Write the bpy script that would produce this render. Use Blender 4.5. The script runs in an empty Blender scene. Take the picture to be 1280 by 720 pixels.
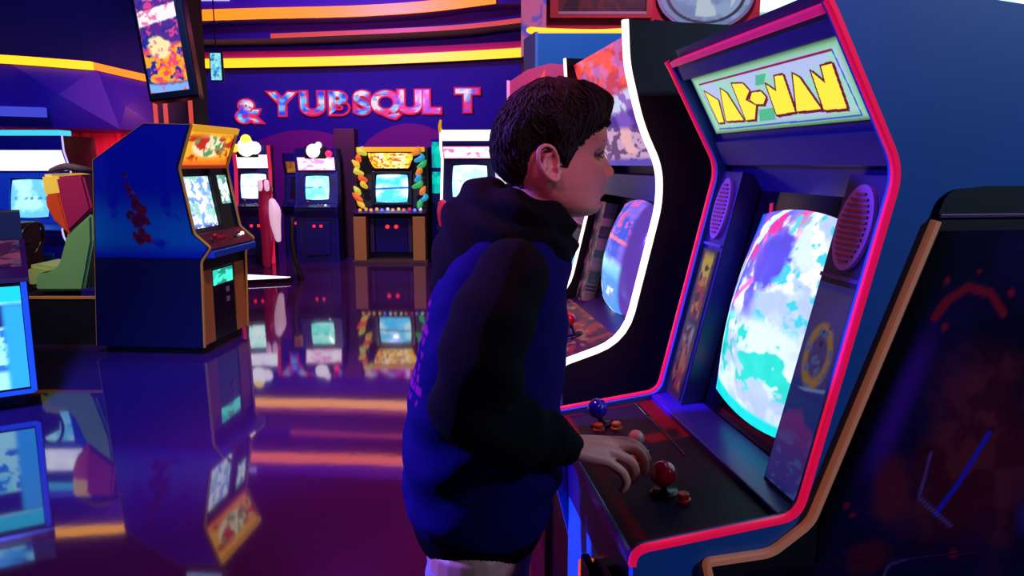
import bpy, bmesh, math, random
import numpy as np
from mathutils import Matrix, Vector
random.seed(7)
S = bpy.context.scene
COL = S.collection
PI = math.pi

# ------------------------------------------------------------------ helpers
def lin(c):
    if isinstance(c, str):
        c = [int(c[i:i+2], 16)/255 for i in (0, 2, 4)]
    return [(x/12.92 if x <= .04045 else ((x+.055)/1.055)**2.4) for x in c[:3]]

def mat(name, c, rough=.5, metal=0., emit=None, es=1., ior=1.5, bump=0., bscale=60., coat=0., vary=0., vscale=8., sss=0.):
    m = bpy.data.materials.new(name); m.use_nodes = True
    nt = m.node_tree; b = nt.nodes['Principled BSDF']
    lc = lin(c)
    b.inputs['Base Color'].default_value = (*lc, 1)
    b.inputs['Roughness'].default_value = rough
    b.inputs['Metallic'].default_value = metal
    b.inputs['IOR'].default_value = ior
    b.inputs['Coat Weight'].default_value = coat
    if emit is not None:
        b.inputs['Emission Color'].default_value = (*lin(emit), 1)
        b.inputs['Emission Strength'].default_value = es
    if sss:
        b.inputs['Subsurface Weight'].default_value = sss
        b.inputs['Subsurface Radius'].default_value = (.012, .005, .003)
    tc = nt.nodes.new('ShaderNodeTexCoord')
    if vary:
        n = nt.nodes.new('ShaderNodeTexNoise'); n.inputs['Scale'].default_value = vscale; n.inputs['Detail'].default_value = 4
        nt.links.new(tc.outputs['Object'], n.inputs['Vector'])
        mx = nt.nodes.new('ShaderNodeMix'); mx.data_type = 'RGBA'
        mx.inputs[6].default_value = (*[x*(1-vary) for x in lc], 1)
        mx.inputs[7].default_value = (*[min(1, x*(1+vary)) for x in lc], 1)
        nt.links.new(n.outputs['Fac'], mx.inputs[0]); nt.links.new(mx.outputs[2], b.inputs['Base Color'])
    if bump:
        n = nt.nodes.new('ShaderNodeTexNoise'); n.inputs['Scale'].default_value = bscale; n.inputs['Detail'].default_value = 5
        nt.links.new(tc.outputs['Object'], n.inputs['Vector'])
        bp = nt.nodes.new('ShaderNodeBump'); bp.inputs['Strength'].default_value = bump; bp.inputs['Distance'].default_value = .01
        nt.links.new(n.outputs['Fac'], bp.inputs['Height']); nt.links.new(bp.outputs['Normal'], b.inputs['Normal'])
    return m

def matcol(name, rough=.4, ior=1.5, emit=0., coat=0., sss=0., bump=0., bscale=300.):
    """colour comes from the mesh's own 'Col' print; emit>0: a screen or backlit print"""
    m = bpy.data.materials.new(name); m.use_nodes = True
    nt = m.node_tree; b = nt.nodes['Principled BSDF']
    a = nt.nodes.new('ShaderNodeAttribute'); a.attribute_name = 'Col'
    b.inputs['Roughness'].default_value = rough; b.inputs['Coat Weight'].default_value = coat; b.inputs['IOR'].default_value = ior
    if emit:
        b.inputs['Base Color'].default_value = (.01, .01, .012, 1)
        nt.links.new(a.outputs['Color'], b.inputs['Emission Color'])
        b.inputs['Emission Strength'].default_value = emit
    else:
        nt.links.new(a.outputs['Color'], b.inputs['Base Color'])
    if sss:
        b.inputs['Subsurface Weight'].default_value = sss
        b.inputs['Subsurface Radius'].default_value = (.012, .005, .003)
    if bump:
        tc = nt.nodes.new('ShaderNodeTexCoord')
        n = nt.nodes.new('ShaderNodeTexNoise'); n.inputs['Scale'].default_value = bscale; n.inputs['Detail'].default_value = 3
        nt.links.new(tc.outputs['Object'], n.inputs['Vector'])
        bp = nt.nodes.new('ShaderNodeBump'); bp.inputs['Strength'].default_value = bump; bp.inputs['Distance'].default_value = .003
        nt.links.new(n.outputs['Fac'], bp.inputs['Height']); nt.links.new(bp.outputs['Normal'], b.inputs['Normal'])
    return m

def thing(name, label, cat, loc=(0, 0, 0), rz=0., group=None):
    o = bpy.data.objects.new(name, None); COL.objects.link(o)
    o.location = loc; o.rotation_euler = (0, 0, rz); o.empty_display_size = .1
    o['label'] = label; o['category'] = cat
    if group: o['group'] = group
    return o

def tag(o, label, cat, group=None):
    o['label'] = label; o['category'] = cat
    if group: o['group'] = group
    return o

def link(name, me, m=None, parent=None, smooth=False, label=None):
    o = bpy.data.objects.new(name, me); COL.objects.link(o)
    if m is not None: me.materials.append(m)
    if parent is not None: o.parent = parent
    if smooth:
        me.shade_smooth()
    if label: o['label'] = label
    return o

def obj(name, bm, m=None, parent=None, smooth=False, label=None, M=None):
    if M is not None: bmesh.ops.transform(bm, matrix=M, verts=bm.verts)
    bmesh.ops.recalc_face_normals(bm, faces=bm.faces)
    me = bpy.data.meshes.new(name); bm.to_mesh(me); bm.free()
    return link(name, me, m, parent, smooth, label)

def struct(name, bm, m, **k):
    o = obj(name, bm, m, **k); o['kind'] = 'structure'; return o

def box(bm, x0, x1, y0, y1, z0, z1, bev=0.):
    vs = [bm.verts.new((x, y, z)) for z in (z0, z1) for y in (y0, y1) for x in (x0, x1)]
    fs = [(0, 2, 3, 1), (4, 5, 7, 6), (0, 1, 5, 4), (2, 6, 7, 3), (0, 4, 6, 2), (1, 3, 7, 5)]
    fs = [bm.faces.new([vs[i] for i in f]) for f in fs]
    if bev:
        es = list({e for f in fs for e in f.edges})
        bmesh.ops.bevel(bm, geom=es, offset=bev, segments=2, affect='EDGES', profile=.6)

def bx(x0, x1, y0, y1, z0, z1, bev=0.):
    bm = bmesh.new(); box(bm, x0, x1, y0, y1, z0, z1, bev); return bm

def prism(bm, pts, x0, x1):
    """polygon of (y,z) extruded along x"""
    a = [bm.verts.new((x0, y, z)) for y, z in pts]; b = [bm.verts.new((x1, y, z)) for y, z in pts]
    n = len(pts)
    bm.faces.new(a); bm.faces.new(b[::-1])
    for i in range(n): bm.faces.new((a[i], b[i], b[(i+1) % n], a[(i+1) % n]))

def ngon(bm, pts, n0, n1):
    """polygon of (u,v) with thickness along the third axis"""
    a = [bm.verts.new((u, v, n0)) for u, v in pts]; b = [bm.verts.new((u, v, n1)) for u, v in pts]
    k = len(pts)
    bm.faces.new(a); bm.faces.new(b[::-1])
    for i in range(k): bm.faces.new((a[i], b[i], b[(i+1) % k], a[(i+1) % k]))

def lathe(bm, prof, M=None, k=24):
    """prof: (r,z) list"""
    rings = []
    for r, z in prof:
        ring = []
        for i in range(k):
            a = 2*PI*i/k; v = Vector((r*math.cos(a), r*math.sin(a), z))
            if M is not None: v = M @ v
            ring.append(bm.verts.new(v))
        rings.append(ring)
    for A, B in zip(rings, rings[1:]):
        for i in range(k): bm.faces.new((A[i], A[(i+1) % k], B[(i+1) % k], B[i]))
    bm.faces.new(rings[0][::-1]); bm.faces.new(rings[-1])

def fillet(pts, rad, seg=5):
    out = []
    n = len(pts)
    for i, p in enumerate(pts):
        r = rad[i] if isinstance(rad, (list, tuple)) else rad
        if i in (0, n-1) or r == 0: out.append(tuple(p)); continue
        p = np.array(p, float); a = np.array(pts[i-1], float)-p; b = np.array(pts[i+1], float)-p
        la, lb = np.linalg.norm(a), np.linalg.norm(b); d = min(r, la*.45, lb*.45)
        s = p+a/la*d; e = p+b/lb*d
        for k in range(seg+1):
            t = k/seg; out.append(tuple((1-t)**2*s+2*t*(1-t)*p+t*t*e))
    return out

def offset(pts, recs):
    """move every segment of a path (s,z) inward (away from the front)"""
    P = [np.array(p, float) for p in pts]; L = []
    for i in range(len(P)-1):
        d = P[i+1]-P[i]; d /= np.linalg.norm(d); n = np.array([d[1], -d[0]])
        r = recs[i] if isinstance(recs, (list, tuple)) else recs
        L.append((P[i]+n*r, d))
    out = [L[0][0]]
    for (a, d), (b, e) in zip(L, L[1:]):
        den = d[0]*e[1]-d[1]*e[0]
        if abs(den) < 1e-3: out.append(b); continue
        t = ((b-a)[0]*e[1]-(b-a)[1]*e[0])/den; out.append(a+d*t)
    a, d = L[-1]; out.append(a+d*np.linalg.norm(P[-1]-P[-2]))
    return [tuple(p) for p in out]

def molding(pts, x, w, t=.006):
    """rounded edge strip of width w following a (s,z) path at lateral position x"""
    bm = bmesh.new(); rings = []
    n = len(pts)
    for i in range(n):
        a = np.array(pts[max(0, i-1)]); b = np.array(pts[min(n-1, i+1)]); d = b-a; d = d/np.linalg.norm(d)
        nn = np.array([-d[1], d[0]])
        ring = []
        for (wx, h) in ((-w/2, -t), (-w/2, t*.4), (-w*.3, t), (w*.3, t), (w/2, t*.4), (w/2, -t)):
            q = np.array(pts[i])+nn*h; ring.append(bm.verts.new((x+wx, q[0], q[1])))
        rings.append(ring)
    for A, B in zip(rings, rings[1:]):
        for i in range(6): bm.faces.new((A[i], A[(i+1) % 6], B[(i+1) % 6], B[i]))
    bm.faces.new(rings[0]); bm.faces.new(rings[-1][::-1])
    return bm

def frame(a, b, rec=0.):
    T = Vector((0, b[0]-a[0], b[1]-a[1])).normalized(); N = Vector((0, -T.z, T.y))
    o = Vector((0, a[0], a[1]))-N*rec
    return Matrix(((1, T.x, N.x, o.x), (0, T.y, N.y, o.y), (0, T.z, N.z, o.z), (0, 0, 0, 1)))

def seglen(a, b): return math.hypot(b[0]-a[0], b[1]-a[1])

def catmull(P, sub):
    P = [np.array(p, float) for p in P]
    if sub <= 1 or len(P) < 3: return P
    out = []
    for i in range(len(P)-1):
        p0 = P[i-1] if i else 2*P[0]-P[1]; p1, p2 = P[i], P[i+1]; p3 = P[i+2] if i+2 < len(P) else 2*P[-1]-P[-2]
        for k in range(sub):
            t = k/sub
            out.append(.5*((2*p1)+(-p0+p2)*t+(2*p0-5*p1+4*p2-p3)*t*t+(-p0+3*p1-3*p2+p3)*t**3))
    out.append(P[-1]); return out

def tube(bm, pts, rad, k=12, sub=4, cap=True, flat=1., ref=(0, 0, 1)):
    """smooth tapered limb; rad per point, (ra,rb) pairs allowed; rounded ends"""
    Q = [list(p)+(list(r) if isinstance(r, (tuple, list)) else [r, r*flat]) for p, r in zip(pts, rad)]
    Q = catmull(Q, sub)
    P = [q[:3] for q in Q]; R = [q[3:5] for q in Q]
    if cap:
        d = P[0]-P[1]; d = d/np.linalg.norm(d); e = P[-1]-P[-2]; e = e/np.linalg.norm(e)
        r0, r1 = max(R[0]), max(R[-1])
        pre = [(P[0]+d*r0*math.sin(t), R[0]*math.cos(t)) for t in (1.45, 1.0, .5)]
        post = [(P[-1]+e*r1*math.sin(t), R[-1]*math.cos(t)) for t in (.5, 1.0, 1.45)]
        P = [p for p, _ in pre]+P+[p for p, _ in post]; R = [r for _, r in pre]+R+[r for _, r in post]
    up = np.array(ref, float); rings = []
    for i in range(len(P)):
        d = P[min(i+1, len(P)-1)]-P[max(i-1, 0)]; d = d/(np.linalg.norm(d)+1e-9)
        s = np.cross(up, d)
        if np.linalg.norm(s) < .05: s = np.cross(np.array([1., .2, 0]), d)
        s /= np.linalg.norm(s); t = np.cross(d, s)
        up = t
        rings.append([bm.verts.new(P[i]+s*R[i][0]*math.cos(2*PI*j/k)+t*R[i][1]*math.sin(2*PI*j/k)) for j in range(k)])
    for A, B in zip(rings, rings[1:]):
        for j in range(k): bm.faces.new((A[j], A[(j+1) % k], B[(j+1) % k], B[j]))
    bm.faces.new(rings[0][::-1]); bm.faces.new(rings[-1])

# ---- value noise for prints
def _h(ix, iy, s):
    v = np.sin(ix*127.1+iy*311.7+s*74.7)*43758.5453
    return v-np.floor(v)
def vnoise(x, y, s=0):
    x = np.asarray(x, float); y = np.asarray(y, float)
    ix = np.floor(x); iy = np.floor(y); fx = x-ix; fy = y-iy
    fx = fx*fx*(3-2*fx); fy = fy*fy*(3-2*fy)
    return (_h(ix, iy, s)*(1-fx)+_h(ix+1, iy, s)*fx)*(1-fy)+(_h(ix, iy+1, s)*(1-fx)+_h(ix+1, iy+1, s)*fx)*fy
def fbm(x, y, s=0, o=4):
    r = 0; a = .5
    for i in range(o): r = r+a*vnoise(x*2**i, y*2**i, s+i); a *= .5
    return r/(1-.5**o)
def C(c): return np.array(lin(c))
def mixc(a, b, t):
    t = np.clip(t, 0, 1)[..., None]; return a*(1-t)+b*t
def sm(e0, e1, x):
    t = np.clip((x-e0)/(e1-e0), 0, 1); return t*t*(3-2*t)
def fill(U, c): return np.zeros(U.shape+(3,))+C(c)
def inpoly(U, V, poly):
    r = np.zeros(U.shape, bool); n = len(poly)
    for i in range(n):
        x0, y0 = poly[i]; x1, y1 = poly[(i+1) % n]
        c = ((y0 > V) != (y1 > V)) & (U < (x1-x0)*(V-y0)/(y1-y0+1e-12)+x0)
        r ^= c
    return r
def pdist(U, V, poly, asp=1., closed=True):
    d = np.full(U.shape, 9.); n = len(poly)
    for i in range(n if closed else n-1):
        x0, y0 = poly[i]; x1, y1 = poly[(i+1) % n]
        ax, ay, bx_, by = x0*asp, y0, x1*asp, y1
        px, py = U*asp-ax, V-ay; ex, ey = bx_-ax, by-ay
        t = np.clip((px*ex+py*ey)/(ex*ex+ey*ey+1e-12), 0, 1)
        d = np.minimum(d, np.hypot(px-t*ex, py-t*ey))
    return d

def plate(name, parent, M, x0, x1, y0, y1, fn, m, nu=60, nv=60, bulge=0., thick=.006, clip=None, label=None, lift=0., corner=0., shape=None):
    """printed or glowing panel: grid with its picture in 'Col', a rim and a back; fn(U,V)->rgb"""
    us = np.linspace(0, 1, nu); vs = np.linspace(0, 1, nv); U, V = np.meshgrid(us, vs)
    if shape is not None: X, Y = shape(U, V)
    else: X = x0+(x1-x0)*U; Y = y0+(y1-y0)*V
    Z = lift+bulge*np.clip(1-(2*U-1)**2, 0, 1)**.7*np.clip(1-(2*V-1)**2, 0, 1)**.7 if bulge else np.full(U.shape, lift)
    if corner:      # squircle mapping rounds the corners
        a, b = 2*U-1, 2*V-1
        a2 = a*np.sqrt(1-corner*b*b/2); b2 = b*np.sqrt(1-corner*a*a/2)
        X = x0+(x1-x0)*(a2+1)/2; Y = y0+(y1-y0)*(b2+1)/2
    col = fn(U, V)
    rgb = np.clip(col.reshape(-1, 3), 0, 4)
    n = nu*nv
    co = np.stack([X.ravel(), Y.ravel(), Z.ravel()], 1)
    idx = np.arange(n).reshape(nv, nu)
    f = np.stack([idx[:-1, :-1].ravel(), idx[:-1, 1:].ravel(), idx[1:, 1:].ravel(), idx[1:, :-1].ravel()], 1).tolist()
    rim = list(idx[0, :])+list(idx[1:, -1])+list(idx[-1, -2::-1])+list(idx[-2:0:-1, 0])
    back = co[rim].copy(); back[:, 2] = lift-thick
    co = np.vstack([co, back]); k = len(rim)
    for i in range(k): f.append([int(rim[i]), n+i, n+(i+1) % k, int(rim[(i+1) % k])])
    f.append([n+i for i in range(k)][::-1])
    me = bpy.data.meshes.new(name)
    me.from_pydata([tuple(M @ Vector(c)) for c in co], [], f)
    at = me.attributes.new('Col', 'FLOAT_COLOR', 'POINT')
    full = np.ones((n+k, 4)); full[:n, :3] = rgb; full[n:, :3] = .01
    at.data.foreach_set('color', full.ravel())
    me.update()
    o = link(name, me, m, parent, False, label)
    return o

# ------------------------------------------------------------------ materials
Mt = {}
Mt['floor'] = mat('polished_floor', '4a2260', rough=.048, ior=2.7, bump=.03, bscale=2.5, vary=.25, vscale=1.2)
Mt['black'] = mat('black_laminate', '0a080b', rough=.55)
Mt['blackp'] = mat('black_plastic', '0c0b10', rough=.3)
Mt['dark'] = mat('dark_interior', '0d0b1c', rough=.5)
Mt['blue'] = mat('blue_laminate', '1c62b4', rough=.45, vary=.12, vscale=3)
Mt['navyside'] = mat('navy_laminate', '0c1a8c', rough=.5)
Mt['navy'] = mat('navy_panel', '1e1064', rough=.35)
Mt['redm'] = mat('red_edge_strip', 'e81450', rough=.3, emit='f0104c', es=.55)
Mt['orangem'] = mat('orange_edge_strip', 'e89a78', rough=.4, emit='c87048', es=.22)
Mt['whitem'] = mat('white_lit_edge_strip', 'fff0d8', rough=.3, emit='ffead6', es=1.6)
Mt['wood'] = mat('orange_tan_panel', 'd88c3c', rough=.5)
Mt['yellowm'] = mat('olive_yellow_edge', 'b08a30', rough=.4, emit='b07038', es=.25)
Mt['gold'] = mat('gold_trim', 'f0b020', rough=.35, emit='f0a818', es=.7)
Mt['glint_metal'] = mat('glint_metal', 'd8d4d8', rough=.15, metal=1)
Mt['ball_blue'] = mat('blue_ball', '1414c0', rough=.18, coat=.6)
Mt['ball_red'] = mat('red_ball', 'c81428', rough=.15, coat=.8)
Mt['print'] = matcol('printed_art', rough=.5, ior=1.25)
Mt['printm'] = matcol('printed_side_art', rough=.3)
Mt['scr'] = matcol('screen_picture', rough=.15, emit=1.25)
Mt['scr2'] = matcol('far_screen_picture', rough=.15, emit=1.6)
Mt['marq'] = matcol('backlit_sign_picture', rough=.25, emit=1.0)
Mt['marq2'] = matcol('far_backlit_picture', rough=.25, emit=1.5)
Mt['dim'] = matcol('dimly_lit_picture', rough=.3, emit=.35)
Mt['dim2'] = matcol('wall_art_picture', rough=.5, emit=.8)
Mt['navywall'] = mat('navy_wall_paint', '1a1a9c', rough=.7, vary=.1, vscale=.7)
Mt['ceil'] = mat('navy_ceiling_paint', '0c0e50', rough=.8)
Mt['purplewall'] = mat('purple_soffit_paint', '3a1490', rough=.6)
Mt['redwall'] = mat('red_wall_paint', '9c1238', rough=.7, vary=.15, vscale=1.)
Mt['magenta'] = mat('magenta_panel', '8a1a84', rough=.6)

def glow(name, c, s, base='101010'):
    return mat(name, base, rough=.4, emit=c, es=s)
Mt['amber'] = glow('amber_lamp_glow', 'ffa818', 2.2)
Mt['orange'] = glow('orange_lamp_glow', 'ff7414', 2.0)
Mt['ember'] = glow('dim_orange_glow', 'd84a40', 1.0)
Mt['lav'] = glow('lavender_lamp_glow', 'b8a8ff', 1.4)
Mt['bluelamp'] = glow('blue_lamp_glow', '4a50e8', .8)
Mt['redlamp'] = glow('red_button_glow', 'ff2838', 1.6)
Mt['whitelamp'] = glow('white_lamp_glow', 'f4f0ff', 1.6)
Mt['neon_red'] = glow('red_neon', 'e0204a', .9)


# ------------------------------------------------------------------ arcade cabinet kit
def shell(name, label, loc, rz, w, front, back, recs, side_m, mold_m, core_m, mw=.02, rad=.02, far_mold=None, group=None, st=.02, cat='arcade cabinet', mold_z=0., mt=.006):
    t = thing(name, label, cat, loc, rz, group)
    fp = fillet(front, rad)
    for sx in (-1, 1):
        bm = bmesh.new(); xa, xb = sx*(w/2-st), sx*w/2
        prism(bm, list(fp)+list(back), min(xa, xb), max(xa, xb)); obj('side_panel', bm, side_m, t)
        obj('edge_strip', molding([q for q in fp if q[1] >= mold_z], sx*(w/2-mw/2+.001), mw, mt), mold_m if sx > 0 or far_mold is None else far_mold, t)
    bm = bmesh.new(); cp = offset(front, recs)
    bk = [(s-.004, z-(.004 if z > .1 else -.0)) for s, z in back]
    prism(bm, cp+bk, -w/2+st, w/2-st); obj('body', bm, core_m, t)
    return t

def stick(t, M, x, y, ballm, r=.018, h=.05, tilt=(0, 0)):
    """joystick: dust washer, shaft and ball"""
    L = M @ Matrix.Translation((x, y, 0)) @ Matrix.Rotation(tilt[0], 4, 'X') @ Matrix.Rotation(tilt[1], 4, 'Y')
    bm = bmesh.new(); lathe(bm, [(.024, -.002), (.024, .003), (.018, .006), (.006, .007), (.0055, h-.01)], L, 16)
    j = obj('joystick', bm, Mt['blackp'], t, True)
    bm = bmesh.new(); lathe(bm, [(r*math.sin(a), h+r*(1-math.cos(a))-.012) for a in [k*PI/10+.02 for k in range(10)]]+[(.001, h+2*r-.012)], L, 20)
    obj('ball', bm, ballm, j, True)
    return j

def button(t, M, x, y, m, r=.012, h=.012, name='button'):
    bm = bmesh.new(); lathe(bm, [(r*1.25, -.002), (r*1.25, .004), (r, .005), (r, h), (r*.8, h+.002)], M @ Matrix.Translation((x, y, 0)), 16)
    return obj(name, bm, m, t, False)

# ======================== 1. the cabinet being played =========================
def pac_cabinet():
    w = .6
    pf, pb, nt_, tp = (0, .934), (.236, .968), (.346, 1.441), (.240, 1.636)
    front = [(.05, 0), (.05, .62), (.005, .80), pf, pb, nt_, tp, (.231, 1.650)]
    back = [(.45, 1.656), (.74, 1.626), (.74, 0)]
    t = shell('arcade_cabinet', 'blue arcade cabinet with red edge strips and yellow-lettered marquee that the boy is playing',
              (.121, 1.248, 0), .138-PI/2, w, front, back, [.01, .02, .03, .012, .055, .018, .02], Mt['blue'], Mt['redm'], Mt['navy'], mw=.011, mold_z=.88, mt=.0045, rad=[0, .02, .03, .022, .026, .03, .01, 0])
    # lit marquee
    M = frame(nt_, tp, .014); L = seglen(nt_, tp)
    yel = [[(.069,.75),(.152,.562),(.115,.184),(.065,.186)],[(.211,.732),(.244,.651),(.282,.176),(.136,.197),(.175,.498)],
           [(.312,.767),(.393,.734),(.416,.604),(.362,.484),(.418,.377),(.365,.166),(.296,.172)],
           [(.423,.573),(.489,.571),(.506,.468),(.468,.372),(.415,.392),(.39,.473)],
           [(.539,.657),(.583,.529),(.611,.728),(.663,.726),(.642,.202),(.521,.188),(.534,.524)],
           [(.717,.71),(.744,.645),(.788,.189),(.648,.2)],[(.814,.694),(.858,.514),(.871,.723),(.926,.726),(.91,.158),(.796,.174)]]
    def art(U, V):
        asp = .5/.135
        c = mixc(fill(U, '9fd8c8'), fill(U, 'b4c4f0'), sm(.45, .6, fbm(U*9, V*3, 3)))
        edge = np.minimum(np.minimum(U, 1-U)*asp, np.minimum(V, 1-V))
        c = mixc(fill(U, '88c49c'), c, sm(.04, .16, edge))
        c = mixc(fill(U, '3c5c3c'), c, sm(-.02, .07, edge))
        c[inpoly(U, V, [(.5,.8),(.57,.79),(.525,.65),(.47,.66)]) | inpoly(U, V, [(.422,.305),(.523,.31),(.506,.124),(.393,.129)])] = C('50b890')
        ln = pdist(U, V, [(.05,.87),(.95,.87)], asp, False); c[ln < .016] = C('8a1848')
        ln = pdist(U, V, [(.95,.87),(.962,.06),(.05,.075)], asp, False); c[ln < .012] = C('3a58d0')
        ln = pdist(U, V, [(.045,.84),(.06,.10)], asp, False); c[ln < .008] = C('7a70c0')
        dmin = np.full(U.shape, 9.); ins = np.zeros(U.shape, bool)
        for p in yel:
            dmin = np.minimum(dmin, pdist(U, V, p, asp)); ins |= inpoly(U, V, p)
        sh = np.zeros(U.shape, bool)
        for p in yel: sh |= inpoly(U-.008, V+.035, p) | inpoly(U-.012, V, p)
        c[sh] = C('780a20'); c[dmin < .020] = C('6c0820')
        c[ins & (dmin > .006)] = C('fff03c')
        return c
    plate('marquee', t, M, -.258, .262, .068, L-.034, art, Mt['marq'], 420, 130, label='backlit pale green marquee with yellow lettering')
    bm = bmesh.new(); box(bm, -.278, .278, L-.032, L+.004, -.004, .010, .003); obj('marquee_retainer', bm, mat('violet_retainer', '30187c', rough=.35), t, M=M)
    bm = bmesh.new(); box(bm, -.278, .278, .0, .052, -.004, .006, .002); obj('marquee_retainer', bm, Mt['navy'], t, M=M)
    Mt['toptrim'] = mat('magenta_top_trim', 'd01878', rough=.3, emit='d81868', es=.5)
    bm = bmesh.new(); box(bm, -.279, .279, .001, .013, -.012, .003, .002); obj('top_trim', bm, Mt['toptrim'], t, M=frame(tp, (.231, 1.650), 0))
    # monitor surround
    M = frame(pb, nt_, .055); L = seglen(pb, nt_)
    bm = bmesh.new(); box(bm, -.279, .279, .0, L-.02, -.004, .002); obj('bezel_glass', bm, mat('dark_bezel_glass', '08081e', rough=.12, ior=1.5), t, M=M)
    def scr(U, V):
        n = fbm(U*5, V*7, 11); n2 = fbm(U*16, V*22, 5); n3 = fbm(U*9+n*2, V*9, 8)
        c = mixc(fill(U, 'd8ecff'), fill(U, 'b4c8ff'), sm(.4, .6, n))
        up = sm(.42, .54, V+.12*(n-.5))
        c = mixc(c, fill(U, '6a64e8'), up*sm(.62, .45, U+.3*(n-.5)+.0*V))
        c = mixc(c, fill(U, 'f0f6ff'), sm(.5, .6, n3)*up*.9)
        c = mixc(c, fill(U, '40c8e0'), sm(.52, .6, n2)*sm(.35, .6, U)*up)
        c = mixc(c, fill(U, 'e838a0'), sm(.55, .62, fbm(U*11, V*13, 21))*sm(.68, .8, V)*sm(.75, .5, U))
        d = pdist(U, V, [(.2, .52), (.33, .6), (.45, .67), (.42, .76), (.3, .86)], .75, False); c = mixc(c, fill(U, 'ff6cc8'), sm(.022, .008, d+.01*(n2-.5)))
        c = mixc(c, fill(U, '5a50e0'), sm(.16, .12, np.hypot((U-.5)*.8, V-.76)+.08*(n2-.5)))
        c = mixc(c, fill(U, '30d8d0'), sm(.53, .57, fbm(U*6+3, V*10, 31))*sm(.5, .42, V)*sm(.1, .2, V))
        c = mixc(c, fill(U, '18b8b0'), sm(.56, .6, fbm(U*10, V*15, 41))*sm(.4, .3, np.abs(V-.33)*3)*sm(.5, .3, U))
        c = mixc(c, fill(U, '18dce0'), sm(.1, .07, V+.05*(U-.3)))
        c = mixc(c, fill(U, '1c58f0'), sm(.16, .08, U+.10*(n-.5))*sm(.25, .5, V))
        d = pdist(U, V, [(.10, .1), (.15, .4), (.2, .8), (.3, 1.)], .75, False); c = mixc(c, fill(U, 'c8f0ff'), sm(.02, .006, d))
        return c*(.85+.25*n2)[..., None]
    plate('screen', t, M, -.155, .17, .045, .425, scr, Mt['scr'], 150, 180, bulge=.05, lift=.006, corner=.35, label='bright curved screen showing cyan, white and violet shapes')
    # side columns of the surround: speaker grille above, art card below
    for sx in (-1, 1):
        xa, xb = (-.279, -.188) if sx < 0 else (.172, .279)
        xm = (xa+xb)/2; hw = (xb-xa)/2
        bm = bmesh.new(); box(bm, xa, xb, .0, L-.005, .0, .046, .003)
        colm = obj('bezel_column', bm, Mt['navy'], t, M=M)
        bm = bmesh.new(); k = 28
        ring = [(xm+(hw-.012)*math.cos(2*PI*i/k), L-.082+.062*math.sin(2*PI*i/k)) for i in range(k)]
        ngon(bm, ring, .046, .052)
        gm = mat('mauve_grille_plastic', '7a50b0', rough=.4, emit='4a2878', es=.25)
        g = obj('speaker_grille', bm, gm, colm, M=M)
        bm = bmesh.new()
        for i in range(13):
            yy = L-.130+i*.008; q = 1-((yy-(L-.082))/.052)**2
            if q > .05: hx = (hw-.022)*math.sqrt(q); box(bm, xm-hx, xm+hx, yy-.0018, yy+.0018, .052, .0545)
        obj('grille_slots', bm, mat('dark_red_slots', '7a1440', rough=.5), colm, M=M)
        bm = bmesh.new(); box(bm, xa+.003, xb-.003, L-.158, L-.152, .046, .05)
        obj('trim_bar', bm, mat('violet_trim', '4038a0', rough=.3), colm, M=M)
        def card(U, V, sx=sx):
            n = fbm(U*4, V*14, 51); n2 = fbm(U*7, V*22, 52); n3 = fbm(U*6, V*16, 53+sx)
            if sx < 0:
                c = fill(U, '1c1c5c')
                m1 = sm(.36, .24, np.abs(U-.52)+.2*(n-.5))*sm(.24, .18, np.abs(V-.76))
                m2 = sm(.38, .26, np.abs(U-.5)+.2*(n2-.5))*sm(.24, .19, np.abs(V-.27))
                a = mixc(fill(U, 'c02838'), fill(U, 'e8a028'), sm(.45, .52, n2)); a = mixc(a, fill(U, 'ffd820'), sm(.78, .84, V))
                b = mixc(fill(U, 'a83a50'), fill(U, 'c86c28'), sm(.45, .55, n)); b = mixc(b, fill(U, 'a0b0d8'), sm(.34, .42, V)*sm(.4, .5, n2))
                c = mixc(c, a, m1); c = mixc(c, b, m2)
                c = mixc(c, fill(U, '300a28'), sm(.56, .62, n3)*(m1+m2))
            else:
                c = mixc(fill(U, '4a3e8c'), fill(U, '1c3c98'), sm(.56, .5, V))
                m = sm(.42, .34, np.hypot(U-.5, (V-.66)*2.4)); ring = m*sm(.2, .3, np.hypot(U-.5, (V-.66)*2.4))
                c = mixc(c, fill(U, 'b08030'), ring); c = mixc(c, fill(U, '5a6cb0'), m*sm(.5, .55, n2))
                c = mixc(c, fill(U, '201040'), m*sm(.55, .6, n3)*sm(.62, .68, V))
                c = mixc(c, mixc(fill(U, '7a3494'), fill(U, '4a3aa0'), sm(.34, .12, V)), sm(.42, .36, V+.12*np.abs(U-.45)+.10*(n-.5))*sm(.0, .05, V))
                c = mixc(c, fill(U, '5a62c0'), sm(.56, .62, fbm(U*5, V*30, 60))*sm(.34, .2, V)*.7)
                c = mixc(c, fill(U, '90a8e8'), sm(.012, .004, np.abs(V-.49-.06*(U-.4)))*sm(.1, .3, U)*.8)
                fr = np.minimum(np.minimum(U, 1-U)*.35, np.minimum(np.abs(V-.985), np.abs(V-.47)))
                c = mixc(c, fill(U, '2c2c98'), sm(.02, .008, fr)*(V > .46))
            return c
        plate('art_card', colm, M, xa+.008, xb-.008, .01, L-.166, card, Mt['dim'], 40, 130, lift=.049, thick=.003)
    # small red artwork on the glass
    def redart(U, V):
        return mixc(fill(U, 'd02838'), fill(U, 'ff5a30'), vnoise(U*5, V*9, 2))
    bm = bmesh.new(); ngon(bm, [(-.13, .43), (-.12, .432), (-.10, .385), (-.085, .37), (-.085, .355), (-.105, .352), (-.108, .372)], .002, .004)
    obj('red_emblem', bm, mat('red_print', 'c82838', rough=.4, emit='c82838', es=.35), t, M=M)
    # shelf under the glass
    Ms = frame(pf, pb, .012); Lp = seglen(pf, pb)
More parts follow.
